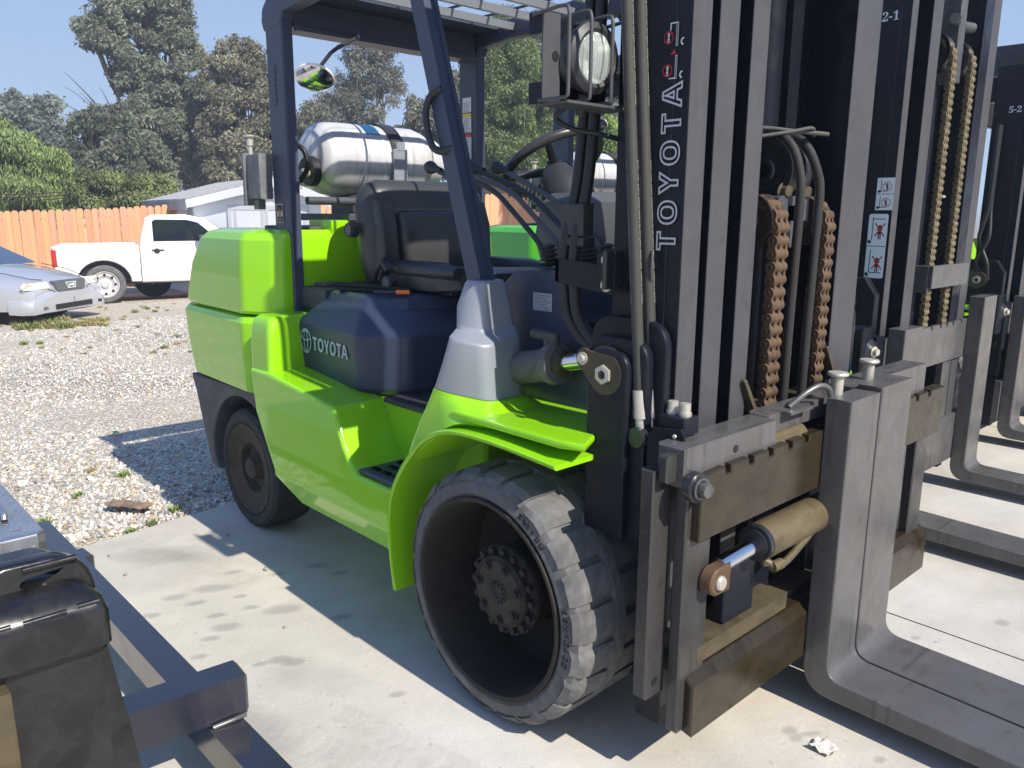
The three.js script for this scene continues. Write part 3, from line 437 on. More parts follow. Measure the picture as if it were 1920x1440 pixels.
  part(root, 'side_reflector', box(-1.60, -1.548, 1.345, 1.415, -.275, -.262, .008, 2), M.reflector);
  // ---- far side turn lamp and pillar decals
  part(root, 'turn_lamp', box(-.47, -.44, 1.70, 1.79, -.25, -.235, .006), M.orange);
  // wheels
  tyreSet(root, 0, 0, 1, full); tyreSet(root, 0, 2 * ZC, -1, false);
  rearWheel(root, -.14, 1); rearWheel(root, 2 * ZC + .14, -1);
  part(root, 'drive_axle', cyl(V(0, .3555, -.26), V(0, .3555, 2 * ZC + .26), .10), M.black);
  // tilt cylinders
  for (const k of [0, 1]) {
    const f = k ? mirror : q => q, a = V(-.22, .92, -.235), b = V(.33, 1.045, -.20), d = b.clone().sub(a).normalize(), at = t => a.clone().addScaledVector(d, t);
    const tc = part(root, 'tilt_cylinder', [f(cyl(a, at(.27), .046, .046, 28)), f(cyl(at(.255), at(.285), .056, .056, 28))], M.rubber);
    part(tc, 'cylinder_rod', f(cyl(at(.28), at(.46), .023)), M.chrome);
    part(tc, 'rod_collar', f(cyl(at(.285), at(.305), .034)), M.dusty);
    part(tc, 'rod_eye', [f(lathe([[.02, -.03], [.062, -.028], [.066, 0], [.062, .028], [.02, .03]], V(.285, 1.005, -.165), V(0, 0, 1), 28)), f(cyl(at(.42), at(.48), .035))], M.black);
    part(tc, 'pin_plate', [f(prismZ((() => { const s = new THREE.Shape(); s.absarc(.29, 1.002, .052, -2.2, 1.0); s.absarc(.225, 1.03, .026, 1.0, 3.9); return s; })(), -.133, -.127, .001))], M.dusty);
    part(tc, 'pin', [f(lathe([[.012, 0], [.024, .001], [.024, .008], [.012, .009]], V(.29, 1.0, -.127), V(0, 0, 1), 6)), ...bolt([.222, 1.03, -.127], [0, 0, 1], .011, .012).map(f)], M.zinc);
    part(tc, 'hose_fitting', [f(cyl(at(.24).add(V(0, .04, .0)), at(.24).add(V(0, .075, 0)), .014)), f(cyl(at(.24).add(V(-.06, .08, 0)), at(.24).add(V(.02, .078, 0)), .013)), f(cyl(at(.24).add(V(.02, .09, 0)), at(.24).add(V(.02, .04, 0)), .016, .016, 6))], M.hose);
  }
}

// one mast rail: a channel whose open side looks to the other rail; returns geometries. xf = front, xb = back, z0 = outer face of the web, s = direction inwards
function railGeo(xf, xb, z0, s, fl, y0, y1, web = .02, th = .034, bf = fl) {
  const p = [[xf, z0], [xf, z0 + s * fl], [xf - th, z0 + s * fl], [xf - th - .006, z0 + s * web], [xb + th, z0 + s * web], [xb + th, z0 + s * bf], [xb, z0 + s * bf], [xb, z0]];
  return prismY(s < 0 ? p : p.slice().reverse(), y0, y1, .004, 2);
}
function chain(root, name, x, z, w, y0, y1, pitch, R, mat, pinMat, fullLinks) {
  // a leaf chain: figure-eight plates in three rows, alternating; runs up the front and over a sheave behind
  const pts = []; let y = y0; while (y < y1) { pts.push([x, y]); y += pitch; }
  const top = pts.at(-1)[1], da = pitch / R; for (let a = da; a < 1.9; a += da) pts.push([x - R + R * Math.cos(a), top + R * Math.sin(a)]);
  const pins = []; for (const p of pts) pins.push(cyl(V(p[0], p[1], z + .004), V(p[0], p[1], z - w - .003), pitch * .13, pitch * .13, 8));
  const ch = part(root, name, pins, pinMat);
  const r = pitch * .43, wst = pitch * .26, sh = L => { const s = new THREE.Shape(), n = 7; s.absarc(0, 0, r, 1.0, 2 * Math.PI - 1.0); s.quadraticCurveTo(L * .5, -wst * .7, L - r * Math.cos(1), -r * Math.sin(1)); s.absarc(L, 0, r, Math.PI + 1.0, Math.PI - 1.0 + 2 * Math.PI, false); s.quadraticCurveTo(L * .5, wst * .7, r * Math.cos(1), r * Math.sin(1)); return s; };
  for (let i = 0; i + 1 < pts.length; i++) {
    const a = pts[i], b = pts[i + 1], L = Math.hypot(b[0] - a[0], b[1] - a[1]), rows = i % 2 ? [[0, .16], [.36, .64], [.84, 1]] : [[.17, .35], [.65, .83]];
    const gs = rows.map(([u, v]) => { const g = new THREE.ExtrudeGeometry(sh(L), { depth: (v - u) * w, bevelEnabled: false, curveSegments: 6 }); g.translate(0, 0, -v * w); g.rotateZ(Math.atan2(b[1] - a[1], b[0] - a[0])); g.translate(a[0], a[1], z); return g; });
    part(ch, 'link', gs, mat);
  }
  return ch;
}
const sheave = (x, y, z0, z1, R) => lathe([[.02, 0], [R * .35, .001], [R * .4, .006], [R * .8, .006], [R * .84, 0], [R, 0], [R, .004], [R * .93, (z0 - z1) * .5], [R, z0 - z1 - .004], [R, z0 - z1], [.02, z0 - z1]], V(x, y, z0), V(0, 0, -1), 48);
function printedHose(pts, r, txt, n = 50, tension = .4, bg = '#2b2b2b') {
  const g = tube(pts, r, n, 14, tension), len = new THREE.CatmullRomCurve3(pts.map(p => V(...p))).getLength(), t = canvasTex(2048, 64, (x, w, h) => { x.fillStyle = bg; x.fillRect(0, 0, w, h); for (let i = 0; i < 500; i++) { x.fillStyle = `rgba(${rnd() < .5 ? '30,30,30' : '95,93,88'},.18)`; x.fillRect(rnd() * w, rnd() * h, rr(2, 14), rr(1, 3)); } x.fillStyle = '#c9c9c4'; x.font = 'bold 13px sans-serif'; for (const y of [14, 46]) { x.save(); x.scale(1.9, 1); x.fillText(txt, 10, y); x.fillText(txt, 560, y); x.restore(); } });
  t.repeat.set(len / .9, 1); g.userData.uv = true; return [g, std(L(.62, .62, .6), .7, 0, { map: t })];
}
function mast1(root) {
  const H = 2.62, zl = -.204, zr = -1.125;
  // outer, middle and inner channels on both sides
  part(root, 'outer_rail', [railGeo(.44, .245, zl, -1, .073, .71, H, .022), railGeo(.44, .365, zl, -1, .073, .10, .712, .022, .03)], M.mast);
  part(root, 'rail_web', prismZ([[.248, .72], [.402, .72], [.402, H - .01], [.248, H - .01]], zl - .001, zl + .003, .001), M.mast);
  part(root, 'middle_rail', railGeo(.437, .25, -.310, -1, .081, .12, H + .02, .024), M.mast);
  part(root, 'inner_rail', railGeo(.440, .25, -.440, -1, .075, .14, H + .04, .022), M.mast);
  for (const [x, a, b] of [[.44, -.2065, -.2745], [.437, -.3125, -.3885], [.44, -.4425, -.5125], [.44, -.9645, -1.1095]]) part(root, 'rail_face', box(x - .02, x + .0012, .15, H - .005, b, a, .001), M.rail);
  // right side: the inner beam's broad front flange stands before the others
  part(root, 'inner_rail', prismY([[.44, -.962], [.44, -1.112], [.405, -1.112], [.40, -1.045], [.285, -1.045], [.28, -1.10], [.25, -1.10], [.25, -.90], [.285, -.90], [.29, -1.02], [.40, -1.02], [.405, -.962]], .14, H + .04, .004, 2), M.mast);
  part(root, 'outer_rail', prismY([[.40, -1.125], [.40, -1.06], [.37, -1.06], [.36, -1.10], [.275, -1.10], [.275, -1.05], [.245, -1.05], [.245, -1.125]], .10, H, .004, 2), M.mast);
  for (const [y, z0] of [[2.5, .21], [.78, .21]]) part(root, 'mast_crossbar', box(.20, .245, y - .07, y + .07, zr + .01, zl - .01, .006), M.mast);
  // tilt yoke: rounded plates welded on the rail
  const yoke = (a, b, c, d, e) => { const s = new THREE.Shape(); s.moveTo(a, .60); s.lineTo(a, c - d); s.quadraticCurveTo(a, c, a + d, c); s.lineTo(b - d, c); s.quadraticCurveTo(b, c, b, c - d); s.lineTo(b, .60); return s; };
  for (const k of [0, 1]) { const f = k ? q => { const m = mirror(q); m.translate(0, 0, .15); return m; } : q => q;
    part(root, 'tilt_yoke', [f(prismZ(yoke(.20, .432, 1.135, .075), -.203, -.178, .006, 2)), f(prismZ(yoke(.215, .40, 1.09, .06), -.18, -.150, .008, 2)), f(prismZ(yoke(.235, .36, 1.06, .05), -.152, -.128, .008, 2))], M.mast); }
  // centre free-lift cylinder, hose and chain sheaves
  part(root, 'lift_cylinder', [cyl(V(.33, .2, ZC), V(.33, 1.36, ZC), .052), cyl(V(.33, 1.36, ZC), V(.33, 1.40, ZC), .06), cyl(V(.33, 1.4, ZC), V(.33, 1.5, ZC), .035)], M.mast);
  for (const z of [-.47, -.865]) part(root, 'main_lift_cylinder', [cyl(V(.225, .2, z), V(.225, 2.5, z), .05), cyl(V(.20, .2, z + .075), V(.20, 2.5, z + .075), .026), cyl(V(.20, .2, z - .075), V(.20, 2.5, z - .075), .03)], M.mast);
  part(root, 'sheave_block', [box(.30, .42, 1.36, 1.425, -.82, -.66, .006), box(.405, .42, 1.29, 1.40, -.79, -.70, .004)], M.grey);
  const ps = part(root, 'sheave', [sheave(.345, 1.49, -.685, -.735, .088), sheave(.345, 1.49, -.76, -.80, .088)], M.black);
  part(root, 'chain_sheave', [sheave(.365, 1.36, -.60, -.672, .07), sheave(.365, 1.36, -.865, -.925, .07)], M.rustD);
  part(root, 'sheave_bolt', [lathe([[0, .02], [.014, .018], [.016, .002], [.024, 0]], V(.41, 1.438, -.695), V(1, -.1, .3), 16), lathe([[0, .02], [.014, .018], [.016, .002], [.024, 0]], V(.41, 1.438, -.80), V(1, -.1, .3), 16)], M.dusty);
  part(root, 'hose_guard', [tube([[.30, 1.60, -.62], [.36, 1.598, -.68], [.40, 1.592, -.72], [.44, 1.588, -.80], [.45, 1.587, -.83]], .006, 16, 8), tube([[.36, 1.575, -.64], [.41, 1.59, -.72], [.435, 1.60, -.77], [.42, 1.585, -.81]], .005, 16, 8)], M.hose);
  chain(root, 'lift_chain', .437, -.603, .062, .84, 1.375, .0335, .07, M.rust, M.rustD);
  chain(root, 'lift_chain', .437, -.872, .05, .84, 1.375, .0335, .07, M.rust, M.rustD);
  for (const [z, zt] of [[-.712, -.708], [-.815, -.795]]) part(root, 'mast_hose', ...printedHose([[.34, 1.592, zt], [.39, 1.575, zt], [.425, 1.535, zt], [.445, 1.46, z], [.447, 1.36, z], [.443, 1.1, z], [.44, .84, z], [.42, .7, z]], .0125, 'STX - 3/8" (9.5 mm) 4000 PSI WP (276 BAR) SAE 100R16 2 WIRE'));
  part(root, 'chain_anchor', [box(.37, .45, .80, .87, -.69, -.56, .005), box(.37, .45, .80, .87, -.95, -.85, .005), bar(V(.44, .86, -.545), V(.43, .96, -.49), .012, .05, V(1, 0, 0)), bar(V(.44, .90, -.98), V(.43, 1.0, -.93), .012, .05, V(1, 0, 0))], M.dusty);
  // hose pair down the outside of the mast
  for (const z of [-.158, -.190]) { const dx = z < -.17 ? .012 : 0, h = part(root, 'side_hose', ...printedHose([[.265 + dx, 2.4, z], [.297 + dx, 1.85, z], [.338 + dx, 1.38, z], [.36 + dx, 1.13, z], [.375 + dx, .97, z]], .0135, 'GTX - 1/2" (12.7 mm) 3500 PSI WP (241 BAR) SAE 100R16 2 WIRE', 40, .4, '#4a4a47'));
    part(h, 'hose_ferrule', [cyl(V(.375 + dx, .972, z), V(.38 + dx, .925, z), .017), cyl(V(.38 + dx, .925, z), V(.382 + dx, .905, z), .019, .019, 6), cyl(V(.382 + dx, .905, z), V(.384 + dx, .88, z), .014)], M.zinc); }
  part(root, 'hose_elbow', [cyl(V(.385, .862, -.135), V(.395, .862, -.215), .024)], M.black);
  part(root, 'hose_clamp', [prismX([[-.205, 1.20], [-.205, 1.29], [-.135, 1.29], [-.135, 1.20]], .268, .276, .001)], M.black);
  // bracket of the lower hose pair
  const hb = part(root, 'hose_bracket', [prismZ([[.085, 1.205], [.235, 1.19], [.278, 1.185], [.278, 1.285], [.225, 1.285], [.225, 1.255], [.085, 1.265]], -.172, -.165, .001), box(.085, .10, 1.205, 1.265, -.205, -.165, .002)], M.mast);
  part(hb, 'bracket_bolt', [...bolt([.258, 1.268, -.165], [0, 0, 1], .011, .012), ...bolt([.258, 1.208, -.165], [0, 0, 1], .011, .012)], M.zinc);
  part(hb, 'hook', tube([[.36, 1.29, -.20], [.375, 1.29, -.185], [.378, 1.26, -.18], [.375, 1.225, -.185], [.36, 1.22, -.2]], .004, 20, 8), M.rail);
  for (const [a, b] of [[.07, 0], [.105, .03]]) part(root, 'bracket_hose', tube([[a + .06, 2.08, -.235], [a + .055, 1.7, -.225], [a + .045, 1.45, -.21], [a + .03, 1.30, -.185], [a + .03, 1.2, -.185], [a + .045, 1.12, -.185], [a + .10, 1.06, -.19], [a + .18, 1.03 - b * .3, -.20]], .0145, 50, 12), M.hoseD);
  part(root, 'hose_sleeve', [box(.085, .165, 1.32, 1.40, -.222, -.180, .008, 2), box(.082, .168, 1.295, 1.318, -.224, -.178, .006, 2)], M.plastic);
  // valve manifold in front of the yoke
  const mv = part(root, 'valve_block', [box(.435, .505, .885, .925, -.215, -.155, .003), prismZ([[.415, .80], [.415, .87], [.43, .895], [.505, .905], [.515, .89], [.515, .78]], -.150, -.142, .001)], M.mast);
  for (const x of [.452, .486]) part(mv, 'block_fitting', [cyl(V(x, .925, -.185), V(x, .935, -.185), .015, .015, 6), cyl(V(x, .935, -.185), V(x, .955, -.185), .0125, .0125, 6)], M.zinc);
  part(mv, 'rivet', lathe([[0, .004], [.005, .002], [.006, 0]], V(.49, .885, -.142), V(0, 0, 1), 10), M.zinc);
  // work lamp in its guard
  const lx = .235, ly = 1.715, lz = -.115;
  const lp = part(root, 'work_lamp', [lathe([[0, -.085], [.03, -.08], [.06, -.05], [.073, -.01], [.078, .004], [.076, .012], [.062, .02], [.054, .016]], V(lx, ly, lz), V(1, -.05, 0.05), 40), cyl(V(lx - .02, ly - .075, lz), V(lx - .03, ly - .12, lz), .012)], M.plastic);
  part(lp, 'reflector_bowl', lathe([[.054, .012], [.046, -.012], [.028, -.03], [0, -.036]], V(lx, ly, lz), V(1, -.05, .05), 36), M.bowl);
  const rib = lathe([[0, .029], [.025, .027], [.045, .021], [.055, .015]], V(lx, ly, lz), V(1, -.05, .05), 40);
  part(lp, 'lamp_lens', rib, M.lens);
  part(lp, 'lens_rib', [-5, -4, -3, -2, -1, 0, 1, 2, 3, 4, 5].map(i => { const z = i * .0088, hgt = Math.sqrt(.052 * .052 - z * z); const x = q => lx + .030 - .013 * (q * q + z * z) / .003; return tube([[x(-hgt), ly - hgt, lz + z], [x(-hgt * .5), ly - hgt * .5, lz + z], [x(0), ly, lz + z], [x(hgt * .5), ly + hgt * .5, lz + z], [x(hgt), ly + hgt, lz + z]], .0018, 16, 6); }), M.lens);
  const cg = part(root, 'lamp_cage', [prismX([[.012, 1.615], [-.042, 1.615], [-.042, 1.80], [.012, 1.80]], .205, .21, .001), box(.20, .285, 1.606, 1.612, -.20, .012, .002)], M.rail);
  part(cg, 'plate_hole', cyl(V(.208, 1.712, -.026), V(.2112, 1.712, -.026), .011), M.hoseD);
  for (const y of [1.612, 1.757]) part(cg, 'mounting_tab', box(.165, .205, y, y + .045, .006, .012, .001), M.mast);
  part(cg, 'cage_plate', [box(.17, .175, 1.62, 1.80, -.24, -.06, .002)], M.mast);
  for (const z of [.014, -.055, -.125, -.195]) part(cg, 'cage_wire', tube([[.18, 1.795, z], [.26, 1.80, z], [.283, 1.797, z], [.288, 1.78, z], [.288, 1.63, z], [.283, 1.617, z], [.2, 1.617, z]], .0042, 50, 8, .15), M.rail);
  part(cg, 'cage_wire', tube([[.27, 1.66, -.205], [.285, 1.68, -.215], [.287, 1.79, -.215], [.27, 1.795, -.205]], .004, 24, 8, .2), M.rail);
  part(root, 'lamp_cable', tube([[.19, 1.612, -.08], [.17, 1.59, -.07], [.20, 1.565, -.10], [.235, 1.555, -.16], [.25, 1.545, -.215]], .006, 24, 8), M.hoseD);
  // lettering
  decal(root, 'brand_lettering', .372, .075, [.3985, 1.475, zl + .0048], [.0, 1, 0], [-1, 0, 0], 1024, (x, w, h) => {
    x.font = 'bold 190px sans-serif'; x.textBaseline = 'middle'; x.textAlign = 'center'; x.strokeStyle = '#b9bcc2'; x.lineWidth = 11; x.lineJoin = 'miter';
    const s = 'TOYOTA', wd = [...s].map(c => x.measureText(c).width * 1.12), gp = (w - 30 - wd.reduce((a, b) => a + b, 0)) / 5, xs = []; let q = 15; for (const v of wd) { xs.push(q + v / 2); q += v + gp; } [...s].forEach((c, i) => { x.save(); x.translate(xs[i], h / 2); x.scale(1.12, 1.0); x.strokeText(c, 0, 6); x.restore(); });
  });
  decal(root, 'warning_pictograms', .135, .06, [.398, 1.726, zl + .0048], [0, 1, 0], [-1, 0, 0], 540, (x, w, h) => pictos(x, w, h));
}
function pictos(x, w, h) {
  const man = (a, b) => { x.fillStyle = '#d8dadd'; x.beginPath(); x.arc(a + 30, b, 9, 0, 7); x.fill(); x.fillRect(a - 18, b - 10, 38, 20); x.fillRect(a - 45, b - 9, 30, 6); x.fillRect(a - 45, b + 3, 30, 6); };
  for (const ox of [0, 270]) {
    x.strokeStyle = '#d8dadd'; x.lineWidth = 5; x.strokeRect(ox + 20, h * .60, 190, 16); x.lineWidth = 10; x.beginPath(); ox ? (x.moveTo(ox + 208, h * .6), x.lineTo(ox + 208, h * .34), x.lineTo(ox + 150, h * .34)) : (x.moveTo(ox + 26, h * .6), x.lineTo(ox + 26, h * .34)); x.stroke();
    x.beginPath(); x.arc(ox + 48, h * .93, 26, Math.PI * 1.05, Math.PI * 2, false); x.lineWidth = 13; x.stroke();
    man(ox + 95, h * .26); x.strokeStyle = '#b3202e'; x.lineWidth = 9; x.beginPath(); x.arc(ox + 95, h * .26, 48, 0, 7); x.moveTo(ox + 62, h * .26 - 34); x.lineTo(ox + 128, h * .26 + 34); x.stroke();
  }
  x.fillStyle = '#b3202e'; x.beginPath(); x.moveTo(262, h * .52); x.lineTo(222, h * .36); x.lineTo(222, h * .64); x.fill();
}
function forkGeo(x, z0, z1, top, bot = .055, len = 1.2) {
  const t = .07, s = new THREE.Shape(), ro = .085, ri = .05, ty = .058;
  s.moveTo(x, top); s.lineTo(x, bot + ro); s.quadraticCurveTo(x, bot, x + ro, bot); s.lineTo(x + len, bot); s.lineTo(x + len, bot + .016); s.lineTo(x + t + .5, bot + ty - .008); s.lineTo(x + t + ri, bot + ty); s.quadraticCurveTo(x + t, bot + ty, x + t, bot + ty + ri); s.lineTo(x + t, top); s.closePath();
  return prismZ(s, z0, z1, .006, 2);
}
function carriage1(root) {
  const c = root;
  // hook rail with its thick ends, upper plate with notches, lower bar
  part(c, 'carriage_hook_rail', [box(.475, .552, .785, .878, -.485, -.10, .005), box(.47, .53, .835, .885, -.9, -.484, .012, 3), box(.475, .552, .775, .905, -1.44, -.90, .005)], M.fork);
  const pl = []; { const n = [-.245, -.345, -.435, -.53, -.615, -1.13, -1.24, -1.34, -1.44], pts = [[-.14, .655], [-.14, .81]]; for (const z of n) pts.push([z + .012, .815], [z + .010, .797], [z - .012, .797], [z - .012, .815]); pts.push([-1.565, .815], [-1.565, .655]); pl.push(prismX(pts, .532, .571, .003)); }
  part(c, 'carriage_upper_plate', pl, M.greasy);
  part(c, 'carriage_lower_bar', [prismZ([[.51, .17], [.571, .158], [.571, .288], [.545, .312], [.51, .312]], -1.565, -.15, .004)], M.greasy);
  for (const z of [[-.225, -.122], [-1.54, -1.44]]) part(c, 'carriage_end_post', box(.515, .548, .17, .80, z[0], z[1], .004), M.plate);
  part(c, 'carriage_side_plate', [box(.462, .50, .262, .823, -.133, -.06, .004), box(.505, .53, .80, .862, -.135, -.065, .004)], M.plate);
  part(c, 'plate_hole', [cyl(V(.496, .30, -.095), V(.5015, .30, -.095), .011), cyl(V(.496, .785, -.095), V(.5015, .785, -.095), .011), cyl(V(.545, .205, -.168), V(.5495, .205, -.168), .012)], M.hoseD);
  part(c, 'carriage_side_plate', box(.462, .50, .262, .823, -1.42, -1.35, .004), M.mast);
  part(c, 'hook_rail_holes', [cyl(V(.551, .84, -.30), V(.5545, .84, -.30), .009)], M.hoseD);
  const w = part(c, 'guide_roller', lathe([[0, .012], [.02, .012], [.022, .004], [.031, .003], [.034, .0], [.034, -.02]], V(.578, .792, -.118), V(1, 0, .12), 36), M.black);
  part(w, 'roller_bolt', [align(new THREE.CylinderGeometry(.017, .018, .016, 6), V(.588, .792, -.117), V(.606, .792, -.115)), lathe([[0, 0], [.025, 0], [.025, .004], [0, .005]], V(.584, .792, -.117), V(1, 0, .12), 24)], M.fork);
  // fork positioner cylinder
  const cy = .575, pc = part(c, 'positioner_cylinder', [cyl(V(.56, cy, -.42), V(.56, cy, -.78), .047, .047, 36)], M.tan);
  part(pc, 'cylinder_gland', [cyl(V(.56, cy, -.405), V(.56, cy, -.425), .046, .046, 32), cyl(V(.56, cy, -.398), V(.56, cy, -.41), .036)], M.black);
  part(pc, 'cylinder_rod', cyl(V(.56, cy - .012, -.245), V(.56, cy - .003, -.41), .0215, .0215, 24), M.chrome);
  part(pc, 'rod_clevis', [prismX((() => { const s = new THREE.Shape(); s.absarc(.212, .542, .034, Math.PI * .5, Math.PI * 1.5); s.lineTo(.262, .508); s.lineTo(.262, .576); return s; })().getPoints(10).map(p => [-p.x, p.y]), .55, .585, .004)], M.rust);
  part(pc, 'clevis_pin', lathe([[0, .010], [.015, .009], [.018, .004], [.018, 0]], V(.585, .54, -.215), V(1, 0, 0), 24), M.zinc);
  part(pc, 'cylinder_port_hose', [tube([[.565, .518, -.45], [.59, .505, -.47], [.592, .51, -.52], [.587, .53, -.60], [.58, .55, -.68]], .010, 30, 10), cyl(V(.56, .535, -.455), V(.567, .505, -.455), .013), cyl(V(.585, .505, -.455), V(.59, .507, -.49), .014)], M.tan);
  part(c, 'upper_cylinder', [cyl(V(.515, .80, -.46), V(.515, .80, -.66), .036), cyl(V(.515, .795, -.12), V(.515, .795, -.46), .018)], M.tan);
  part(c, 'cylinder_mount', [box(.44, .55, .325, .368, -.62, -.19, .006), box(.44, .51, .30, .33, -1.4, -.15, .004)], M.dusty); part(c, 'cylinder_bracket', box(.50, .53, .37, .52, -.47, -.33, .004), M.mast);
  part(c, 'carriage_inner_plate', [box(.455, .47, .30, .80, -.66, -.57, .004), box(.455, .47, .30, .80, -.95, -.86, .004), box(.45, .51, .175, .31, -1.40, -.55, .004)], M.mast);
  part(c, 'fork', forkGeo(.571, -.875, -.70, .905), M.fork); part(c, 'fork', forkGeo(.571, -1.092, -.882, .917), M.fork);
  for (const z of [-.76, -1.02]) { const p = part(c, 'fork_latch_pin', lathe([[.0, .062], [.026, .06], [.028, .056], [.027, .052], [.016, .045], [.0155, 0]], V(.60, .905, z).add(V(z < -.9 ? -.06 : -.03, z < -.9 ? .0 : 0, 0)), V(0, 1, 0), 24), M.zinc); }
  part(c, 'latch_lever', [tube([[.53, .89, -.58], [.55, .925, -.63], [.565, .94, -.67], [.575, .93, -.70], [.575, .90, -.72]], .008, 20, 8), box(.50, .56, .88, .888, -.66, -.54, .002)], M.fork);
}
function mast2(root, dx, text, full) {     // narrower two-stage mast with its carriage and spread forks; local coordinates share the first truck's axle
  const H = full ? 2.7 : 2.235, zl = -.204, zr = -1.13, zc = (zl + zr) / 2 - .01;
  for (const s of [-1, 1]) { const f = s < 0 ? q => q : q => 2 * zc - q;
    part(root, 'outer_rail', [railGeo(.44, .245, f(zl), s, .06, .71, H, .022), railGeo(.44, .365, f(zl), s, .06, .1, .712, .022, .03)], M.mast);
    part(root, 'rail_web', prismZ([[.248, .72], [.402, .72], [.402, H - .01], [.248, H - .01]], s < 0 ? zl - .001 : f(zl) - .003, s < 0 ? zl + .003 : f(zl) + .001, .001), M.mast);
    part(root, 'inner_rail', railGeo(.47, .28, f(-.335), s, .10, .14, H + .02, .024), M.mast); part(root, 'rail_face', [box(.42, .4412, .15, H - .005, Math.min(f(zl + s * .0025), f(zl + s * .0575)), Math.max(f(zl + s * .0025), f(zl + s * .0575)), .001)], M.rail); part(root, 'rail_face', [box(.45, .4712, .15, H - .005, Math.min(f(-.335 + s * .0025), f(-.335 + s * .0975)), Math.max(f(-.335 + s * .0025), f(-.335 + s * .0975)), .001)], M.rail); }
  part(root, 'mast_crossbar', [box(.2, .245, H - .2, H - .06, zr, zl, .006), box(.2, .245, .75, .88, zr, zl, .006)], M.mast);
  part(root, 'lift_cylinder', [cyl(V(.34, .2, zc - .03), V(.34, full ? 1.95 : 1.7, zc - .03), .04)], M.mast);
  if (full) {
    part(root, 'lift_cylinder_head', [box(.36, .45, 1.95, 2.3, zc - .085, zc - .02, .006), cyl(V(.43, 2.2, zc - .02), V(.45, 2.2, zc + .05), .022), cyl(V(.43, 2.19, zc - .085), V(.45, 2.19, zc - .16), .022)], M.grey);
    part(root, 'chain_sheave', [sheave(.385, 2.06, zc + .125, zc + .065, .085), sheave(.385, 2.06, zc - .10, zc - .165, .085)], M.black);
    chain(root, 'lift_chain', .475, zc + .125, .055, .86, 2.06, .030, .085, M.chainY, M.chainD); chain(root, 'lift_chain', .475, zc - .105, .055, .86, 2.06, .030, .085, M.chainY, M.chainD);
    part(root, 'chain_pin', cyl(V(.47, 1.46, zc + .06), V(.47, 1.46, zc - .0), .006), M.zinc);
  }
  for (const [y, w] of [[1.06, .10]]) part(root, 'carriage_tie_plate', [box(.49, .51, y, y + w, zc - .30, zc + .14, .003), box(.43, .49, y - .02, y + w, zc + .12, zc + .14, .003)], M.fork);
  part(root, 'tilt_yoke', both(prismZ([[.20, .6], [.2, 1.05], [.24, 1.12], [.38, 1.12], [.43, 1.05], [.43, .6]], -.203, -.15, .01, 2)).slice(0, 1), M.mast);
  // carriage
  const n = [zc + .02, zc - .09, zc - .17, zc - .25, zc - .36], pts = [[-.16, .69], [-.16, .875]]; for (const z of n) pts.push([z + .01, .88], [z + .009, .862], [z - .012, .862], [z - .012, .88]); pts.push([-1.24, .88], [-1.24, .69]);
  part(root, 'carriage_upper_bar', prismX(pts, .47, .49, .003), M.fork);
  part(root, 'carriage_lower_bar', [box(.45, .49, .16, .40, -1.24, -.16, .004)], M.fork);
  for (const z of [-.40, -.95]) part(root, 'carriage_post', box(.44, .475, .2, .86, z - .05, z + .05, .004), M.fork);
  part(root, 'fork', forkGeo(.49, -.36, -.17, .915, .05), M.fork); part(root, 'fork', forkGeo(.49, -1.29, -1.11, .99, .05), M.fork);
  const rl = part(root, 'side_roller', lathe([[0, .02], [.02, .02], [.045, .004], [.05, 0], [.05, -.03]], V(.47, .83, -.05), V(1, 0, .2), 28), M.black); part(rl, 'roller_bolt', bolt([.49, .83, -.047], [1, 0, .2], .016, .018), M.zinc);
  part(root, 'roller_bracket', [box(.45, .48, .60, .885, -.155, -.095, .004), box(.38, .47, .70, .93, -.08, .02, .006)], M.mast);
  for (let i = 0; i < 2; i++) part(root, 'side_hose', tube([[.30, 1.9, -.16 - i * .03], [.30, 1.45, -.155 - i * .03], [.27 + .05 * i, 1.25, -.15], [.33 - .06 * i, 1.1, -.14], [.34, 1.0, -.15]], .013, 40, 10), M.hoseD);
  decal(root, 'unit_number', .105, .06, [.345, text === '2-1' ? 2.155 : 1.985, zl + .0048], [1, 0, 0], [0, 1, 0], 280, (x, w, h) => { x.font = 'bold 130px serif'; x.textAlign = 'right'; x.textBaseline = 'middle'; x.fillStyle = '#d3d6da'; x.fillText(text, w - 6, h / 2); });
}
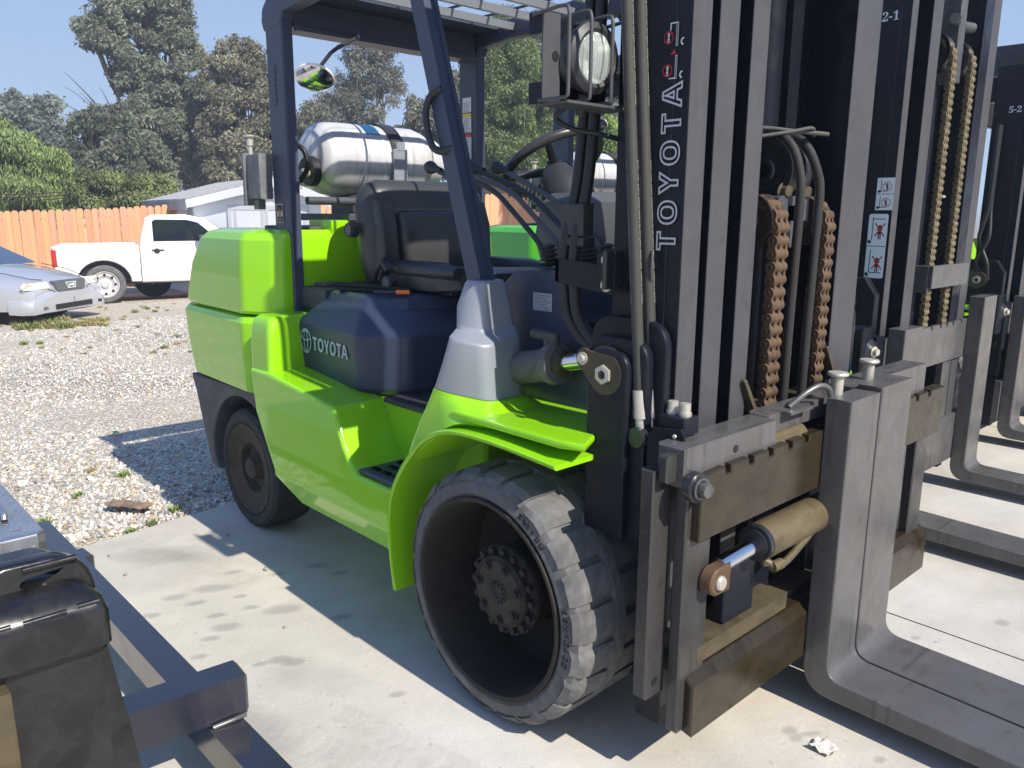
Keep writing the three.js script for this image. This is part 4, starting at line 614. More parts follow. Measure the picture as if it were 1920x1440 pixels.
function stickers(root) {   // white lift-mast warnings on the second truck
  const z = -.204 + .0052, ms = (x, a, b, k) => { x.fillStyle = '#16181c'; x.beginPath(); x.arc(a, b - 26 * k, 9 * k, 0, 7); x.fill(); x.fillRect(a - 17 * k, b - 15 * k, 34 * k, 7 * k); x.fillRect(a - 9 * k, b - 15 * k, 18 * k, 34 * k); x.fillRect(a - 9 * k, b + 10 * k, 7 * k, 36 * k); x.fillRect(a + 2 * k, b + 10 * k, 7 * k, 36 * k); };
  decal(root, 'warning_sticker', .072, .13, [.408, 1.463, z], [1, 0, 0], [0, 1, 0], 200, (x, w, h) => { x.fillStyle = '#e3e6e6'; x.fillRect(0, 0, w, h); x.fillStyle = '#16181c'; x.fillRect(0, h / 2 - 3, w, 5); for (const o of [0, h / 2]) { ms(x, w * .58, o + h * .27, 1.1); x.strokeStyle = '#a33'; x.lineWidth = 7; x.beginPath(); x.arc(w * .58, o + h * .27, 50, 0, 7); x.moveTo(w * .58 - 36, o + h * .27 - 36); x.lineTo(w * .58 + 36, o + h * .27 + 36); x.stroke(); x.fillStyle = '#16181c'; x.fillRect(w * .22, o + 24, 8, h * .38); x.fillRect(w * .22, o + h * .40, 60, 7); x.beginPath(); x.arc(w * .14, o + h * .42, 16, 0, 7); x.fill(); } }, { solid: 1 });
  decal(root, 'warning_sticker', .085, .27, [.392, 1.25, z], [1, 0, 0], [0, 1, 0], 200, (x, w, h) => {
    x.fillStyle = '#10131a'; x.fillRect(0, 0, w, h); x.fillStyle = '#dfe6e8'; x.beginPath(); x.roundRect(6, 6, w - 12, h - 12, 20); x.fill(); x.fillStyle = '#16181c'; x.fillRect(8, h / 2 - 3, w - 16, 6);
    for (const o of [0, h / 2]) { ms(x, w * .6, o + h * .27, 1.7); x.strokeStyle = '#c2182c'; x.lineWidth = 13; x.beginPath(); x.moveTo(w * .36, o + h * .15); x.lineTo(w * .84, o + h * .35); x.moveTo(w * .84, o + h * .15); x.lineTo(w * .36, o + h * .35); x.stroke(); x.fillStyle = '#16181c'; x.fillRect(w * .22, o + 36, 9, h * .36); x.fillRect(w * .22, o + (o ? h * .40 : h * .08), w * .6, 8); x.beginPath(); x.arc(w * .15, o + h * .43, 20, .4, 4.5); x.fill(); }
  }, { solid: 1 });
}
{
  const f1 = thing('forklift', 'bright lime green forklift standing nearest, black mast lettered TOYOTA in front of it', 'forklift', [-.8, 0, ZC]);
  truckBody(f1, true, M.green); mast1(f1); carriage1(f1);
  decal(f1, 'hood_lettering', .375, .108, [-1.10, .893, -.1765], [1, -.02, .01], [0, 1, 0], 900, (x, w, h) => {
    x.strokeStyle = '#a9b3c4'; x.lineWidth = 11; x.beginPath(); x.ellipse(112, h / 2, 92, 108, 0, 0, 7); x.stroke(); x.beginPath(); x.ellipse(112, h / 2 - 48, 84, 42, 0, 0, 7); x.stroke(); x.beginPath(); x.ellipse(112, h / 2 - 2, 34, 100, 0, 0, 7); x.stroke();
    x.fillStyle = '#a9b3c4'; x.font = 'bold 168px sans-serif'; x.textBaseline = 'middle'; x.save(); x.translate(236, h / 2 + 8); x.scale(.93, 1); x.fillText('TOYOTA', 0, 0); x.restore();
  });
  decal(f1, 'pillar_badge', .052, .072, [-1.50, 1.37, -.2318], [1, 0, 0], [0, 1, 0], 260, (x, w, h) => { x.fillStyle = '#14181c'; x.fillRect(0, 0, w, h); x.strokeStyle = '#e6e2da'; x.lineWidth = 9; x.strokeRect(5, 5, w - 10, h - 10); x.font = 'bold 190px serif'; x.textAlign = 'center'; x.textBaseline = 'middle'; x.fillStyle = '#c9683e'; x.save(); x.translate(w / 2, h * .48); x.scale(.8, 1.3); x.fillText('A', 0, 0); x.restore(); x.font = 'bold 130px serif'; x.fillStyle = '#e8e4dc'; x.fillText('S', w * .22, h * .52); x.fillText('S', w * .78, h * .52); x.fillRect(w * .3, h * .84, w * .4, 8); }, { solid: 1 });
  for (const [y, hh, c, k] of [[1.865, .065, '#d8d8d4', 0], [1.785, .085, '#e2c63a', 1], [1.68, .115, '#d0442c', 2]]) decal(f1, 'pillar_sticker', .062, hh, [-1.49, y, 2 * ZC + .235 + .05 + .003], [1, 0, 0], [0, 1, 0], 160, (x, w, h) => { x.fillStyle = '#d9d9d6'; x.fillRect(0, 0, w, h); x.fillStyle = c; x.fillRect(0, 0, w, k ? 42 : 4); x.fillStyle = '#555'; for (let i = 0; i < 14; i++) x.fillRect(14, 56 + i * 16, w - 30 - (i * 37 % 50), 5); }, { solid: 1 });
  decal(f1, 'cowl_label', .075, .05, [-.09, 1.13, -.2985], [1, .0, 0], [0, 1, 0], 200, (x, w, h) => { x.fillStyle = '#9aa0aa'; x.fillRect(0, 0, w, h); x.fillStyle = '#4c5668'; for (let i = 0; i < 7; i++) x.fillRect(14, 16 + i * 17, w - 30 - (i * 41 % 60), 5); }, { solid: 1 });

  const f2 = thing('forklift', 'second green forklift beside the lime one, mast numbered 2-1 with two yellowed chains', 'forklift', [-.8, 0, ZC]);
  truckBody(f2, false, M.green2); mast2(f2, 0, '2-1', true); stickers(f2); f2.position.add(V(-.335, 0, -1.93));
  const f3 = thing('forklift', 'third forklift at the right edge behind the others, black mast numbered 5-2', 'forklift', [-.8, 0, ZC]);
  truckBody(f3, false, M.green, M.green); mast2(f3, 0, '5-2', false); f3.position.add(V(-.435, 0, -3.95));
}
// small things lying on the first truck's hood
{
  const t = solo('floor_mat', [prismY([[-1.15, -.262], [-.90, -.37], [-1.06, -.60], [-1.30, -.46]], 1.089, 1.099, .003), prismY([[-1.17, -.28], [-.87, -.40], [-1.03, -.60], [-1.29, -.45]], 1.0995, 1.108, .003)], std(L(.03, .032, .025), .8, 0, { map: greaseTex }), 'worn black mat folded on top of the blue hood', 'mat');
  const p = thing('marker_pen', 'orange and dark marker pen lying on the blue hood', 'pen', [-.9, 1.1, -.3]);
  part(p, 'barrel', cyl(V(-.93, 1.097, -.285), V(-.86, 1.099, -.335), .0055), M.plastic); part(p, 'grip', cyl(V(-.86, 1.099, -.335), V(-.82, 1.099, -.365), .008), M.orange);
}

/* ---------- foreground left: steel frame, upright, tool box ---------- */
{
  const fr = thing('steel_rack', 'black square-tube steel rack lying on the slab in the left foreground', 'rack', [-.6, 0, .65]);
  const sq = (a, b, w = .075, h = .085) => bar(V(...a), V(...b), w, h, V(0, 1, 0), .008);
  const pm = phy(L(.016, .017, .028), .34, { clearcoat: .5, clearcoatRoughness: .2, roughnessMap: roughTex });
  part(fr, 'long_tube', sq([-1.86, .155, .665], [.75, .155, .655], .078, .09), pm);
  part(fr, 'cross_tube', sq([-.235, .255, .95], [-.205, .255, .595], .08, .10), pm);
  part(fr, 'rear_cross_tube', [sq([-1.33, .13, 1.7], [-1.385, .13, .625], .165, .138), sq([-1.46, .135, .70], [-1.468, .135, .588], .09, .11)], pm);
  part(fr, 'lower_plate', box(-1.40, -1.36, .01, .10, .62, .80, .004), pm);
  part(fr, 'weld_bead', [tube([[-.165, .202, .61], [-.16, .205, .64], [-.165, .203, .69]], .006, 10, 6)], M.fork);
  for (const x of [-1.7, .6]) part(fr, 'foot_block', box(x - .05, x + .05, .0, .11, .62, .70, .004), pm);
  const po = thing('steel_upright', 'scuffed black steel box upright with rounded lifting eye in the left foreground corner', 'post', [-.28, 0, 1.02]);
  const um = std(L(.052, .051, .052), .36, 0, { map: scuffTex, roughnessMap: roughTex });
  part(po, 'post_box', loft([ring(0, [[-.13, .835], [-.13, 1.13], [-.40, 1.13], [-.40, .835]]), ring(.30, [[-.145, .868], [-.145, 1.115], [-.40, 1.115], [-.40, .868]]), ring(.535, [[-.155, .90], [-.155, 1.10], [-.40, 1.10], [-.40, .90]])], .2), um);
  part(po, 'side_flange', [prismZ([[-.15, 0], [-.09, 0], [-.11, .49], [-.155, .49]], 1.075, 1.15, .01, 2)], M.dusty);
  const cp = (y, x, o) => rl(ring(y, [[x, .885 + o], [x, 1.13 - o], [-.40, 1.13 - o], [-.40, .885 + o]]), .022, 3);
  part(po, 'cap', loft([cp(.505, -.135, .01), cp(.515, -.128, .002), cp(.585, -.130, .002), cp(.608, -.138, .008), cp(.632, -.165, .03), cp(.648, -.20, .055), cp(.655, -.25, .07)], .6), um);
  const eye = new THREE.Shape(); eye.moveTo(-1.14, .55); eye.lineTo(-1.14, .60); eye.quadraticCurveTo(-1.13, .69, -1.05, .70); eye.lineTo(-.97, .70); eye.quadraticCurveTo(-.895, .69, -.89, .60); eye.lineTo(-.89, .55); eye.closePath();
  const hole = new THREE.Path(); hole.moveTo(-1.04, .648); hole.quadraticCurveTo(-1.04, .678, -1.01, .68); hole.lineTo(-.93, .68); hole.lineTo(-.95, .655); hole.lineTo(-.99, .637); hole.quadraticCurveTo(-1.03, .63, -1.04, .648);
  part(po, 'lifting_eye', prismX(eye, -.245, -.20, .012, 3, [hole]), um);
  part(po, 'raised_rib', [cyl(V(-.143, .606, .905), V(-.143, .606, .945), .007), cyl(V(-.141, .603, .965), V(-.141, .603, 1.04), .007), cyl(V(-.143, .604, 1.06), V(-.143, .604, 1.095), .007), cyl(V(-.196, .688, .925), V(-.196, .688, 1.02), .007)], um);
  part(po, 'pin_hole', cyl(V(-.205, .645, .985), V(-.197, .645, .985), .004), M.fork);
  // aluminium tread-plate box
  const tb = thing('tool_box', 'silver aluminium tread-plate tool box at the left edge', 'tool box', [-1.9, 0, .9]);
  const am = std(L(.78, .78, .79), .3, .85, { map: steelTex });
  part(tb, 'box_body', [prismY([[-2.8, .70], [-1.56, .70], [-1.53, .73], [-1.53, 1.4], [-2.8, 1.4]], .03, .275, .012, 2)], am);
  const lugs = []; for (let i = 0; i < 34; i++) for (let j = 0; j < 20; j++) { const x = -2.76 + i * .033, z = .74 + j * .033, a = (i + j) % 2 ? .78 : -.78; const g = new THREE.SphereGeometry(.5, 8, 4); g.scale(.026, .003, .007); g.rotateY(a); g.translate(x + .1, .275, z - .01); lugs.push(g); }
  const tl = part(tb, 'tread_pattern', lugs, am); tl.userData.kind = 'stuff';
  const fl = []; for (let i = 0; i < 5; i++) for (let j = 0; j < 20; j++) { const y = .05 + i * .034, z = .75 + j * .033, a = (i + j) % 2 ? .78 : -.78; const g = new THREE.SphereGeometry(.5, 8, 4); g.scale(.007, .026, .003); g.rotateZ(a); g.rotateY(Math.PI / 2); g.translate(-1.53, y + .04, z); fl.push(g); }
  part(tb, 'tread_pattern', fl, am).userData.kind = 'stuff';
  part(tb, 'handle', [tube([[-1.93, .275, .80], [-1.89, .31, .79], [-1.81, .315, .785], [-1.75, .30, .785], [-1.73, .277, .79]], .012, 24, 10), tube([[-1.93, .275, .84], [-1.85, .295, .835], [-1.75, .29, .82], [-1.72, .277, .82]], .01, 24, 10)], am);
}
/* ---------- pickup truck ---------- */
const HZ = (x, d) => 0;
const DIRX = az => V(Math.sin(az), 0, -Math.cos(az));          // heading, 0 = -z
function place(o, ang, dist, y, yaw) { const p = V(1.5156, 0, 1.3166).addScaledVector(DIRX(ang), dist); o.position.set(p.x, y, p.z); o.rotation.y = yaw; return p; }
const D2R = Math.PI / 180;
{
  // built along +x = forward, z toward the viewer's side, then turned
  const t = thing('pickup_truck', 'white two-door pickup truck parked before the wooden fence', 'pickup truck', [0, 0, 0]);
  const W = phy(L(.80, .80, .79), .35, { clearcoat: 1, clearcoatRoughness: .05 });
  const arch = (cx, r) => { const a = []; for (let i = 0; i <= 14; i++) { const t = Math.PI - i / 14 * Math.PI; a.push([cx + Math.cos(t) * r * 1.08, .40 + Math.sin(t) * r * .95]); } return a; };   // left to right over the wheel
  const bedP = [[-.82, .46], [-.81, 1.08], [.64, 1.10], [.64, .40], ...arch(0, .43).reverse()], cabP = [[.65, .40], [.65, 1.11], [.67, 1.20], [.78, 1.60], [.90, 1.665], [1.50, 1.675], [1.85, 1.60], [2.45, 1.15], [3.55, 1.02], [3.78, .9], [3.8, .45], ...arch(2.82, .43).reverse(), [2.3, .38], [.65, .38]];
  part(t, 'bed', [prismZ(bedP, .70, .86, .03, 3), prismZ(bedP, -.86, -.70, .03, 3), box(-.83, -.77, .5, 1.08, -.84, .84, .02), box(-.78, .64, .86, .90, -.8, .8), box(.58, .64, .6, 1.1, -.84, .84)], W);
  part(t, 'wheel_well', [box(-.5, .52, .42, .86, .45, .72, .02), box(-.5, .52, .42, .86, -.72, -.45, .02), box(-.78, .64, .42, .8, -.44, .44)], M.hoseD);
  part(t, 'cab', [prismZ(cabP, -.84, .855, .05, 4)], W);
  part(t, 'door', prismZ([[.83, .47], [.78, 1.08], [.81, 1.12], [2.15, 1.14], [2.28, 1.05], [2.25, .47]], .80, .866, .012, 2), W);
  part(t, 'door_sill_trim', box(.80, 2.3, .52, .56, .855, .872, .004), M.white);
  const gl = phy(L(.012, .016, .028), .05, { clearcoat: 1 });
  part(t, 'side_window', prismZ([[.90, 1.16], [.90, 1.54], [.96, 1.575], [1.52, 1.57], [1.72, 1.52], [2.12, 1.17]], .80, .862, .006), gl);
  part(t, 'windscreen', loft([ring(0, [[1.88, .74, 1.585], [1.88, -.74, 1.585], [1.86, -.74, 1.575], [1.86, .74, 1.575]]), ring(0, [[2.47, .80, 1.165], [2.47, -.80, 1.165], [2.45, -.8, 1.15], [2.45, .8, 1.15]])], .2), phy(L(.06, .09, .14), .04, { clearcoat: 1 }));
  const mi = part(t, 'wing_mirror', [prismZ([[1.72, 1.16], [1.70, 1.28], [1.95, 1.30], [2.0, 1.18]], .9, 1.06, .03, 3), box(1.85, 1.95, 1.15, 1.2, .85, .93)], M.plastic);
  part(t, 'door_handle', [box(.86, 1.08, .985, 1.01, .872, .888, .006, 2), lathe([[0, .006], [.05, .004], [.055, 0]], V(.95, .977, .866), V(0, 0, 1), 20)], M.plastic);
  part(t, 'tail_light', box(-.845, -.755, .70, 1.02, .66, .872, .02, 2), M.red);
  part(t, 'chassis', [box(-.78, 3.6, .34, .42, -.6, .6, .02), cyl(V(0, .36, -.7), V(0, .36, .7), .09)], M.black);
  part(t, 'spare_wheel', lathe([[.1, -.1], [.33, -.1], [.36, -.05], [.36, .05], [.33, .1], [.1, .1]], V(.86, .34, -.45), V(-.2, .1, 1), 40), M.rubberD);
  for (const [x, z, s] of [[0, .66, 1], [0, -.66, -1], [2.82, .66, 1], [2.82, -.66, -1]]) {
    const w = part(t, 'wheel', lathe([[.22, -.02], [.245, .0], [.27, .02], [.33, .02], [.355, -.01], [.362, -.05], [.362, -.19], [.345, -.225], [.25, -.235]], V(x, .36, z + s * .17), V(0, 0, s), 48), M.rubber);
    part(w, 'wheel_rim', lathe([[0, -.02], [.06, -.02], [.07, -.05], [.12, -.055], [.17, -.02], [.20, -.02], [.215, -.03], [.235, .005], [.248, .005], [.25, -.03]], V(x, .36, z + s * .17), V(0, 0, s), 40), M.alu);
    const hs = []; for (let k = 0; k < 8; k++) { const a = k / 8 * 6.283; hs.push(cyl(V(x + Math.cos(a) * .178, .36 + Math.sin(a) * .178, z + s * .13), V(x + Math.cos(a) * .178, .36 + Math.sin(a) * .178, z + s * .155), .026, .026, 12)); }
    part(w, 'rim_slots', hs, M.hoseD);
  }
  place(t, -73.7 * D2R, 18.0, -.35, 72 * D2R);
  // silver coupe
  const c = thing('car', 'silver two-door coupe with a galloping-horse grille badge, cut by the left edge', 'car', [0, 0, 0]);
  const sil = phy(L(.50, .505, .53), .3, { metalness: .35, clearcoat: 1, clearcoatRoughness: .06 });
  const sec = (x, hw, y0, yb, yh, cr) => { const a = []; for (const [z, y] of [[-1, y0], [-1.02, (y0 + yb) / 2], [-1.0, yb], [-.86, yh - .05], [-.5, yh + cr * .6], [0, yh + cr], [.5, yh + cr * .6], [.86, yh - .05], [1.0, yb], [1.02, (y0 + yb) / 2], [1, y0]]) a.push(V(x, y, z * hw)); return a; };
  const nose = x => [V(0, 0, 0)];
  part(c, 'body', [loft([sec(-3.4, .88, .3, .7, .92, .03), sec(-2.6, .9, .25, .7, .93, .03), sec(-1.9, .91, .24, .68, .90, .03), sec(-.95, .90, .24, .62, .82, .05), sec(-.45, .885, .24, .60, .74, .04), sec(-.18, .85, .24, .56, .68, .03), sec(-.04, .80, .26, .52, .62, .02), sec(.03, .74, .30, .48, .56, .01)], .6)], sil);
  part(c, 'bumper', [loft([sec(-.30, .895, .20, .40, .52, 0), sec(-.10, .875, .19, .38, .54, 0), sec(.03, .80, .19, .36, .52, 0), sec(.09, .66, .21, .34, .47, 0)], .6)], sil);
  part(c, 'cabin', loft([ring(.86, [[-1.85, .80], [-1.05, .72], [-.98, 0], [-1.05, -.72], [-1.85, -.80], [-3.2, -.7], [-3.2, .7]]), ring(1.30, [[-2.35, .62], [-1.98, .56], [-1.95, 0], [-1.98, -.56], [-2.35, -.62], [-2.9, -.5], [-2.9, .5]])], .3), phy(L(.035, .05, .08), .05, { clearcoat: 1 }));
  part(c, 'roof', prismY([[-2.9, -.5], [-2.0, -.56], [-2.0, .56], [-2.9, .5]], 1.29, 1.33, .02, 2), sil);
  part(c, 'windscreen_pillar', bar(V(-1.02, .86, .74), V(-1.97, 1.30, .585), .06, .04), sil);
  for (const s of [-1, 1]) part(c, 'headlight', loft([[V(-.16, .55, s * .845), V(-.10, .655, s * .79), V(-.05, .66, s * .44), V(.03, .56, s * .44)], [V(-.10, .55, s * .86), V(-.05, .652, s * .80), V(.0, .655, s * .45), V(.06, .56, s * .45)]], .3), phy(L(.72, .70, .60), .08, { clearcoat: 1 }));
  part(c, 'panel_gap', [tube([[-.95, .845, .70], [-.5, .775, .66], [-.2, .70, .55], [-.09, .675, .42]], .006, 20, 5), tube([[-.95, .845, -.70], [-.5, .775, -.66], [-.2, .70, -.55], [-.09, .675, -.42]], .006, 20, 5), tube([[-.12, .60, .86], [-.06, .545, .83], [.03, .535, .45], [.065, .50, .36]], .005, 16, 5), tube([[-.12, .60, -.86], [-.06, .545, -.83], [.03, .535, -.45], [.065, .50, -.36]], .005, 16, 5), tube([[.10, .40, .0], [.11, .33, 0]], .004, 4, 4)], M.plastic);
  part(c, 'grille', [loft([[V(.0, .50, .30), V(-.02, .655, .36), V(-.02, .655, -.36), V(.0, .50, -.30)], [V(.075, .50, .30), V(.05, .645, .36), V(.05, .645, -.36), V(.075, .50, -.30)]], .2)], M.plasticG);
  const bd = decal(c, 'badge', .26, .10, [.072, .58, 0], [0, 0, -1], [-.15, 1, 0], 260, (x, w, h) => { x.strokeStyle = '#f2f4f6'; x.lineWidth = 9; x.beginPath(); x.moveTo(14, 10); x.lineTo(w - 14, 10); x.lineTo(w - 50, h - 8); x.lineTo(50, h - 8); x.closePath(); x.stroke(); x.fillStyle = '#f2f4f6'; x.beginPath(); x.ellipse(w * .48, h * .48, 50, 13, -.1, 0, 7); x.fill(); x.beginPath(); x.moveTo(w * .62, h * .42); x.lineTo(w * .78, h * .2); x.lineTo(w * .8, h * .42); x.lineTo(w * .66, h * .6); x.fill(); x.lineWidth = 7; for (const [a, b, d, e] of [[.34, .5, .2, .8], [.38, .52, .32, .86], [.58, .52, .68, .84], [.62, .5, .8, .74], [.32, .44, .16, .4]]) { x.beginPath(); x.moveTo(w * a, h * b); x.lineTo(w * d, h * e); x.stroke(); } });
  part(c, 'air_intake', [box(.05, .105, .24, .315, -.42, .42, .01), box(.03, .09, .25, .30, .56, .68, .01), box(.03, .09, .25, .30, -.68, -.56, .01)], M.hoseD);
  for (const s of [-1, 1]) {
    part(c, 'wheel_arch', cyl(V(-.98, .32, s * .62), V(-.98, .32, s * .908), .37, .37, 40), M.hoseD);
    const w = part(c, 'wheel', lathe([[.2, -.03], [.225, .0], [.24, .008], [.29, .005], [.318, -.02], [.32, -.2], [.2, -.22]], V(-.98, .315, s * .915), V(0, 0, s), 48), M.rubberD);
    const sp = []; for (let k = 0; k < 5; k++) { const a = k / 5 * 6.283 + .3; sp.push(bar(V(-.98, .315, s * .915), V(-.98 + Math.cos(a) * .215, .315 + Math.sin(a) * .215, s * .91), .05, .03, V(0, 0, 1), .006)); }
    part(w, 'wheel_spokes', [...sp, lathe([[.195, -.06], [.205, 0], [.225, .006], [.228, -.03]], V(-.98, .315, s * .915), V(0, 0, s), 48), cyl(V(-.98, .315, s * .85), V(-.98, .315, s * .925), .04)], M.alu);
  }
  part(c, 'underside', box(-3, -.1, .16, .25, -.7, .7, .02), M.hoseD);
  place(c, -75.9 * D2R, 14.2, -.31, .68);
}
/* ---------- fence, shed, houses ---------- */
{
  const f = thing('wooden_fence', 'new reddish cedar picket fence with dog-eared boards across the back of the yard', 'fence', [-17, -.4, -4]);
  const wt = canvasTex(256, 512, (x, w, h) => { x.fillStyle = '#dfae88'; x.fillRect(0, 0, w, h); for (let i = 0; i < 260; i++) { x.strokeStyle = `rgba(${rnd() < .5 ? '150,88,56' : '240,190,150'},${rr(.05, .22)})`; x.lineWidth = rr(.6, 3); const a = rnd() * w; x.beginPath(); x.moveTo(a, 0); x.bezierCurveTo(a + rr(-8, 8), h * .3, a + rr(-8, 8), h * .6, a + rr(-10, 10), h); x.stroke(); } for (let i = 0; i < 14; i++) { x.fillStyle = 'rgba(110,58,34,.6)'; x.beginPath(); x.ellipse(rnd() * w, rnd() * h, rr(2, 5), rr(3, 7), 0, 0, 7); x.fill(); } }, 1);
  const mats = [0, 1, 2, 3, 4].map(i => std(L(.86 + i * .03, .80 + (i * 2 % 5) * .035, .76 + (i * 3 % 5) * .03), .85, 0, { map: wt }));
  const geo = [0, 1, 2].map(i => { const w = .067, h = 1.72 + i * .008; const g = prep(prismZ([[-w, 0], [w, 0], [w, h - .045], [w - .03, h], [-w + .03, h], [-w, h - .045]], -.009, .009, .002)); const uv = g.attributes.uv; for (let k = 0; k < uv.count; k++) uv.setXY(k, uv.getX(k) * 2 + i * .37, uv.getY(k) * .6); return g; });
  // path of the fence on the ground: points with the height of its top
  const P = [[-21.4, 2.6, 1.16], [-17.6, -4.1, 1.42], [-15.6, -9.6, 1.78], [-13.4, -17.5, 2.0], [-9, -24, 2.1]];
  let n = 0, railG = [];
  for (let i = 0; i + 1 < P.length; i++) {
    const a = P[i], b = P[i + 1], len = Math.hypot(b[0] - a[0], b[1] - a[1]), m = Math.floor(len / .1385), yaw = Math.atan2(-(b[1] - a[1]), b[0] - a[0]);
    for (let k = 0; k < m && n < 300; k++) {
      const t = (k + .5) / m, me = new THREE.Mesh(geo[n % 3], mats[(n * 7 + (rnd() * 3 | 0)) % 5]); me.name = n ? 'board_' + String(n).padStart(3, '0') : 'board';
      me.position.set(a[0] + (b[0] - a[0]) * t + 17, a[2] + (b[2] - a[2]) * t - 1.725 + .4 + rr(-.008, .008), a[1] + (b[1] - a[1]) * t + 4); me.rotation.set(0, yaw + rr(-.03, .03), rr(-.006, .006)); me.castShadow = me.receiveShadow = true; f.add(me); n++;
    }
    for (const dy of [-.35, -1.35]) railG.push(bar(V(a[0] - .04, a[2] + dy, a[1] - .03), V(b[0] - .04, b[2] + dy, b[1] - .03), .04, .09));
  }
  part(f, 'rail', railG, mats[1]);
  // white shed
  const s = thing('shed', 'white weatherboard shed with a pale low-pitched roof behind the pickup', 'shed', [0, 0, 0]);
  const wm = std(L(.74, .75, .77), .7), wgrey = std(L(.30, .30, .31), .7);
  const at = (u, d, y) => { const a = (-47 * D2R) + Math.atan((u - 961) / 1506); return V(1.5156 + Math.sin(a) * d, y, 1.3166 - Math.cos(a) * d); };
  // gable end faces the viewer; ridge runs away
  const A = at(376, 18.2, 0), B = at(610, 16.6, 0), AL = at(302, 22.5, 0), dv = AL.clone().sub(A);
  const g0 = (p, y) => V(p.x, y, p.z), Mi = A.clone().lerp(B, .66);
  part(s, 'wall', [loft([[g0(A, -.5), g0(B, -.4), g0(B.clone().add(dv), -.4), g0(AL, -.5)], [g0(A, 1.62), g0(B, 1.62), g0(B.clone().add(dv), 1.62), g0(AL, 1.62)]], .2), loft([[g0(A, 1.62), g0(Mi, 1.97), g0(B, 1.62)], [g0(AL, 1.62), g0(Mi.clone().add(dv), 1.97), g0(B.clone().add(dv), 1.62)]], .2)], wm);
  const ov = A.clone().sub(B).normalize().multiplyScalar(.22), fw = dv.clone().normalize().multiplyScalar(-.22), th = V(0, .09, 0);
  const sl = (p, q) => { const a = g0(p.clone().add(fw), 0).setY(p.y), b = q.clone().add(fw), a2 = p.clone().add(dv).sub(fw), b2 = q.clone().add(dv).sub(fw); return loft([[a, b, b2, a2], [a.clone().add(th), b.clone().add(th), b2.clone().add(th), a2.clone().add(th)]], .2); };
  const rt = canvasTex(256, 256, (x, w, h) => { x.fillStyle = '#c9c6c2'; x.fillRect(0, 0, w, h); for (let j = 0; j < 16; j++) for (let i = 0; i < 8; i++) { const v = 175 + rnd() * 50 | 0; x.fillStyle = `rgb(${v},${v - 2},${v - 5})`; x.fillRect(i * 32 + (j % 2) * 16 + 1, j * 16 + 1, 30, 14); } }, 1.2);
  const roofM = std(L(.72, .71, .69), .9, 0, { map: rt });
  part(s, 'roof', [sl(A.clone().add(ov).setY(1.55), Mi.clone().setY(1.98)), sl(B.clone().sub(ov).setY(1.55), Mi.clone().setY(1.98))], roofM);
  part(s, 'barge_board', [bar(A.clone().add(ov).add(fw).setY(1.53), Mi.clone().add(fw).setY(1.96), .03, .16), bar(Mi.clone().add(fw).setY(1.96), B.clone().sub(ov).add(fw).setY(1.53), .03, .16)], M.white);
  part(s, 'fascia', bar(A.clone().add(ov).add(fw).setY(1.50), AL.clone().add(ov).sub(fw).setY(1.50), .03, .18), wgrey);
  const fd = dv.clone().normalize().multiplyScalar(-.03), dr = (t0, t1, y0, y1, o) => { const p = A.clone().lerp(B, t0).addScaledVector(fd, o), q = A.clone().lerp(B, t1).addScaledVector(fd, o); return loft([[g0(p, y0), g0(q, y0), g0(q.clone().addScaledVector(fd, .8), y0), g0(p.clone().addScaledVector(fd, .8), y0)], [g0(p, y1), g0(q, y1), g0(q.clone().addScaledVector(fd, .8), y1), g0(p.clone().addScaledVector(fd, .8), y1)]], .2); };
  const door = part(s, 'door', dr(.30, .86, -.3, 1.42, .4), wm); part(door, 'door_frame', [dr(.27, .30, -.3, 1.46, .8), dr(.57, .59, -.3, 1.42, .9), dr(.86, .89, -.3, 1.46, .8), dr(.27, .89, 1.42, 1.50, .9), dr(.32, .56, .6, .66, .9), dr(.60, .85, .6, .66, .9), dr(.32, .345, -.3, 1.40, .9), dr(.535, .56, -.3, 1.40, .9)], std(L(.60, .61, .63), .7));
  // roofs of houses over the fence
  const h1 = thing('house', 'low house with a brown tiled roof showing over the fence behind the seat', 'house', [0, 0, 0]);
  const a = at(885, 27, 0), b = at(1005, 25, 0), c2 = at(1010, 33, 0), dd = c2.clone().sub(b), mid = a.clone().lerp(b, .62);
  part(h1, 'wall', [loft([[g0(a, -.5), g0(b, -.5), g0(b.clone().add(dd), -.5), g0(a.clone().add(dd), -.5)], [g0(a, 2.3), g0(b, 2.3), g0(b.clone().add(dd), 2.3), g0(a.clone().add(dd), 2.3)]], .2), loft([[g0(a, 2.3), g0(mid, 2.75), g0(b, 2.3)], [g0(a.clone().add(dd), 2.3), g0(mid.clone().add(dd), 2.75), g0(b.clone().add(dd), 2.3)]], .2)], std(L(.42, .30, .2), .8));
  const slope2 = (p, q) => loft([[p, q, q.clone().add(dd), p.clone().add(dd)], [p.clone().add(V(0, .12, 0)), q.clone().add(V(0, .12, 0)), q.clone().add(dd).add(V(0, .12, 0)), p.clone().add(dd).add(V(0, .12, 0))]], .2);
  const e1 = a.clone().sub(b).normalize().multiplyScalar(.5), e2 = dd.clone().normalize().multiplyScalar(-.6);
  part(h1, 'roof', [slope2(a.clone().add(e1).add(e2).setY(2.2), mid.clone().add(e2).setY(2.78)), slope2(b.clone().sub(e1).add(e2).setY(2.2), mid.clone().add(e2).setY(2.78))], std(L(.22, .085, .055), .85));
  const h2 = thing('water_tank', 'small white tank roof peeping over the fence below the pepper tree', 'tank', [0, 0, 0]), w0 = at(155, 30, 0);
  part(h2, 'tank_wall', cyl(g0(w0, -.5), g0(w0, 1.62), .45, .45, 24), M.white); part(h2, 'tank_lid', cyl(g0(w0, 1.62), g0(w0, 1.72), .48, .1, 24), M.white);
  const wr = thing('fence_wire', 'rusty wire strands strung above the boards at the far left', 'wire', [0, 0, 0]);
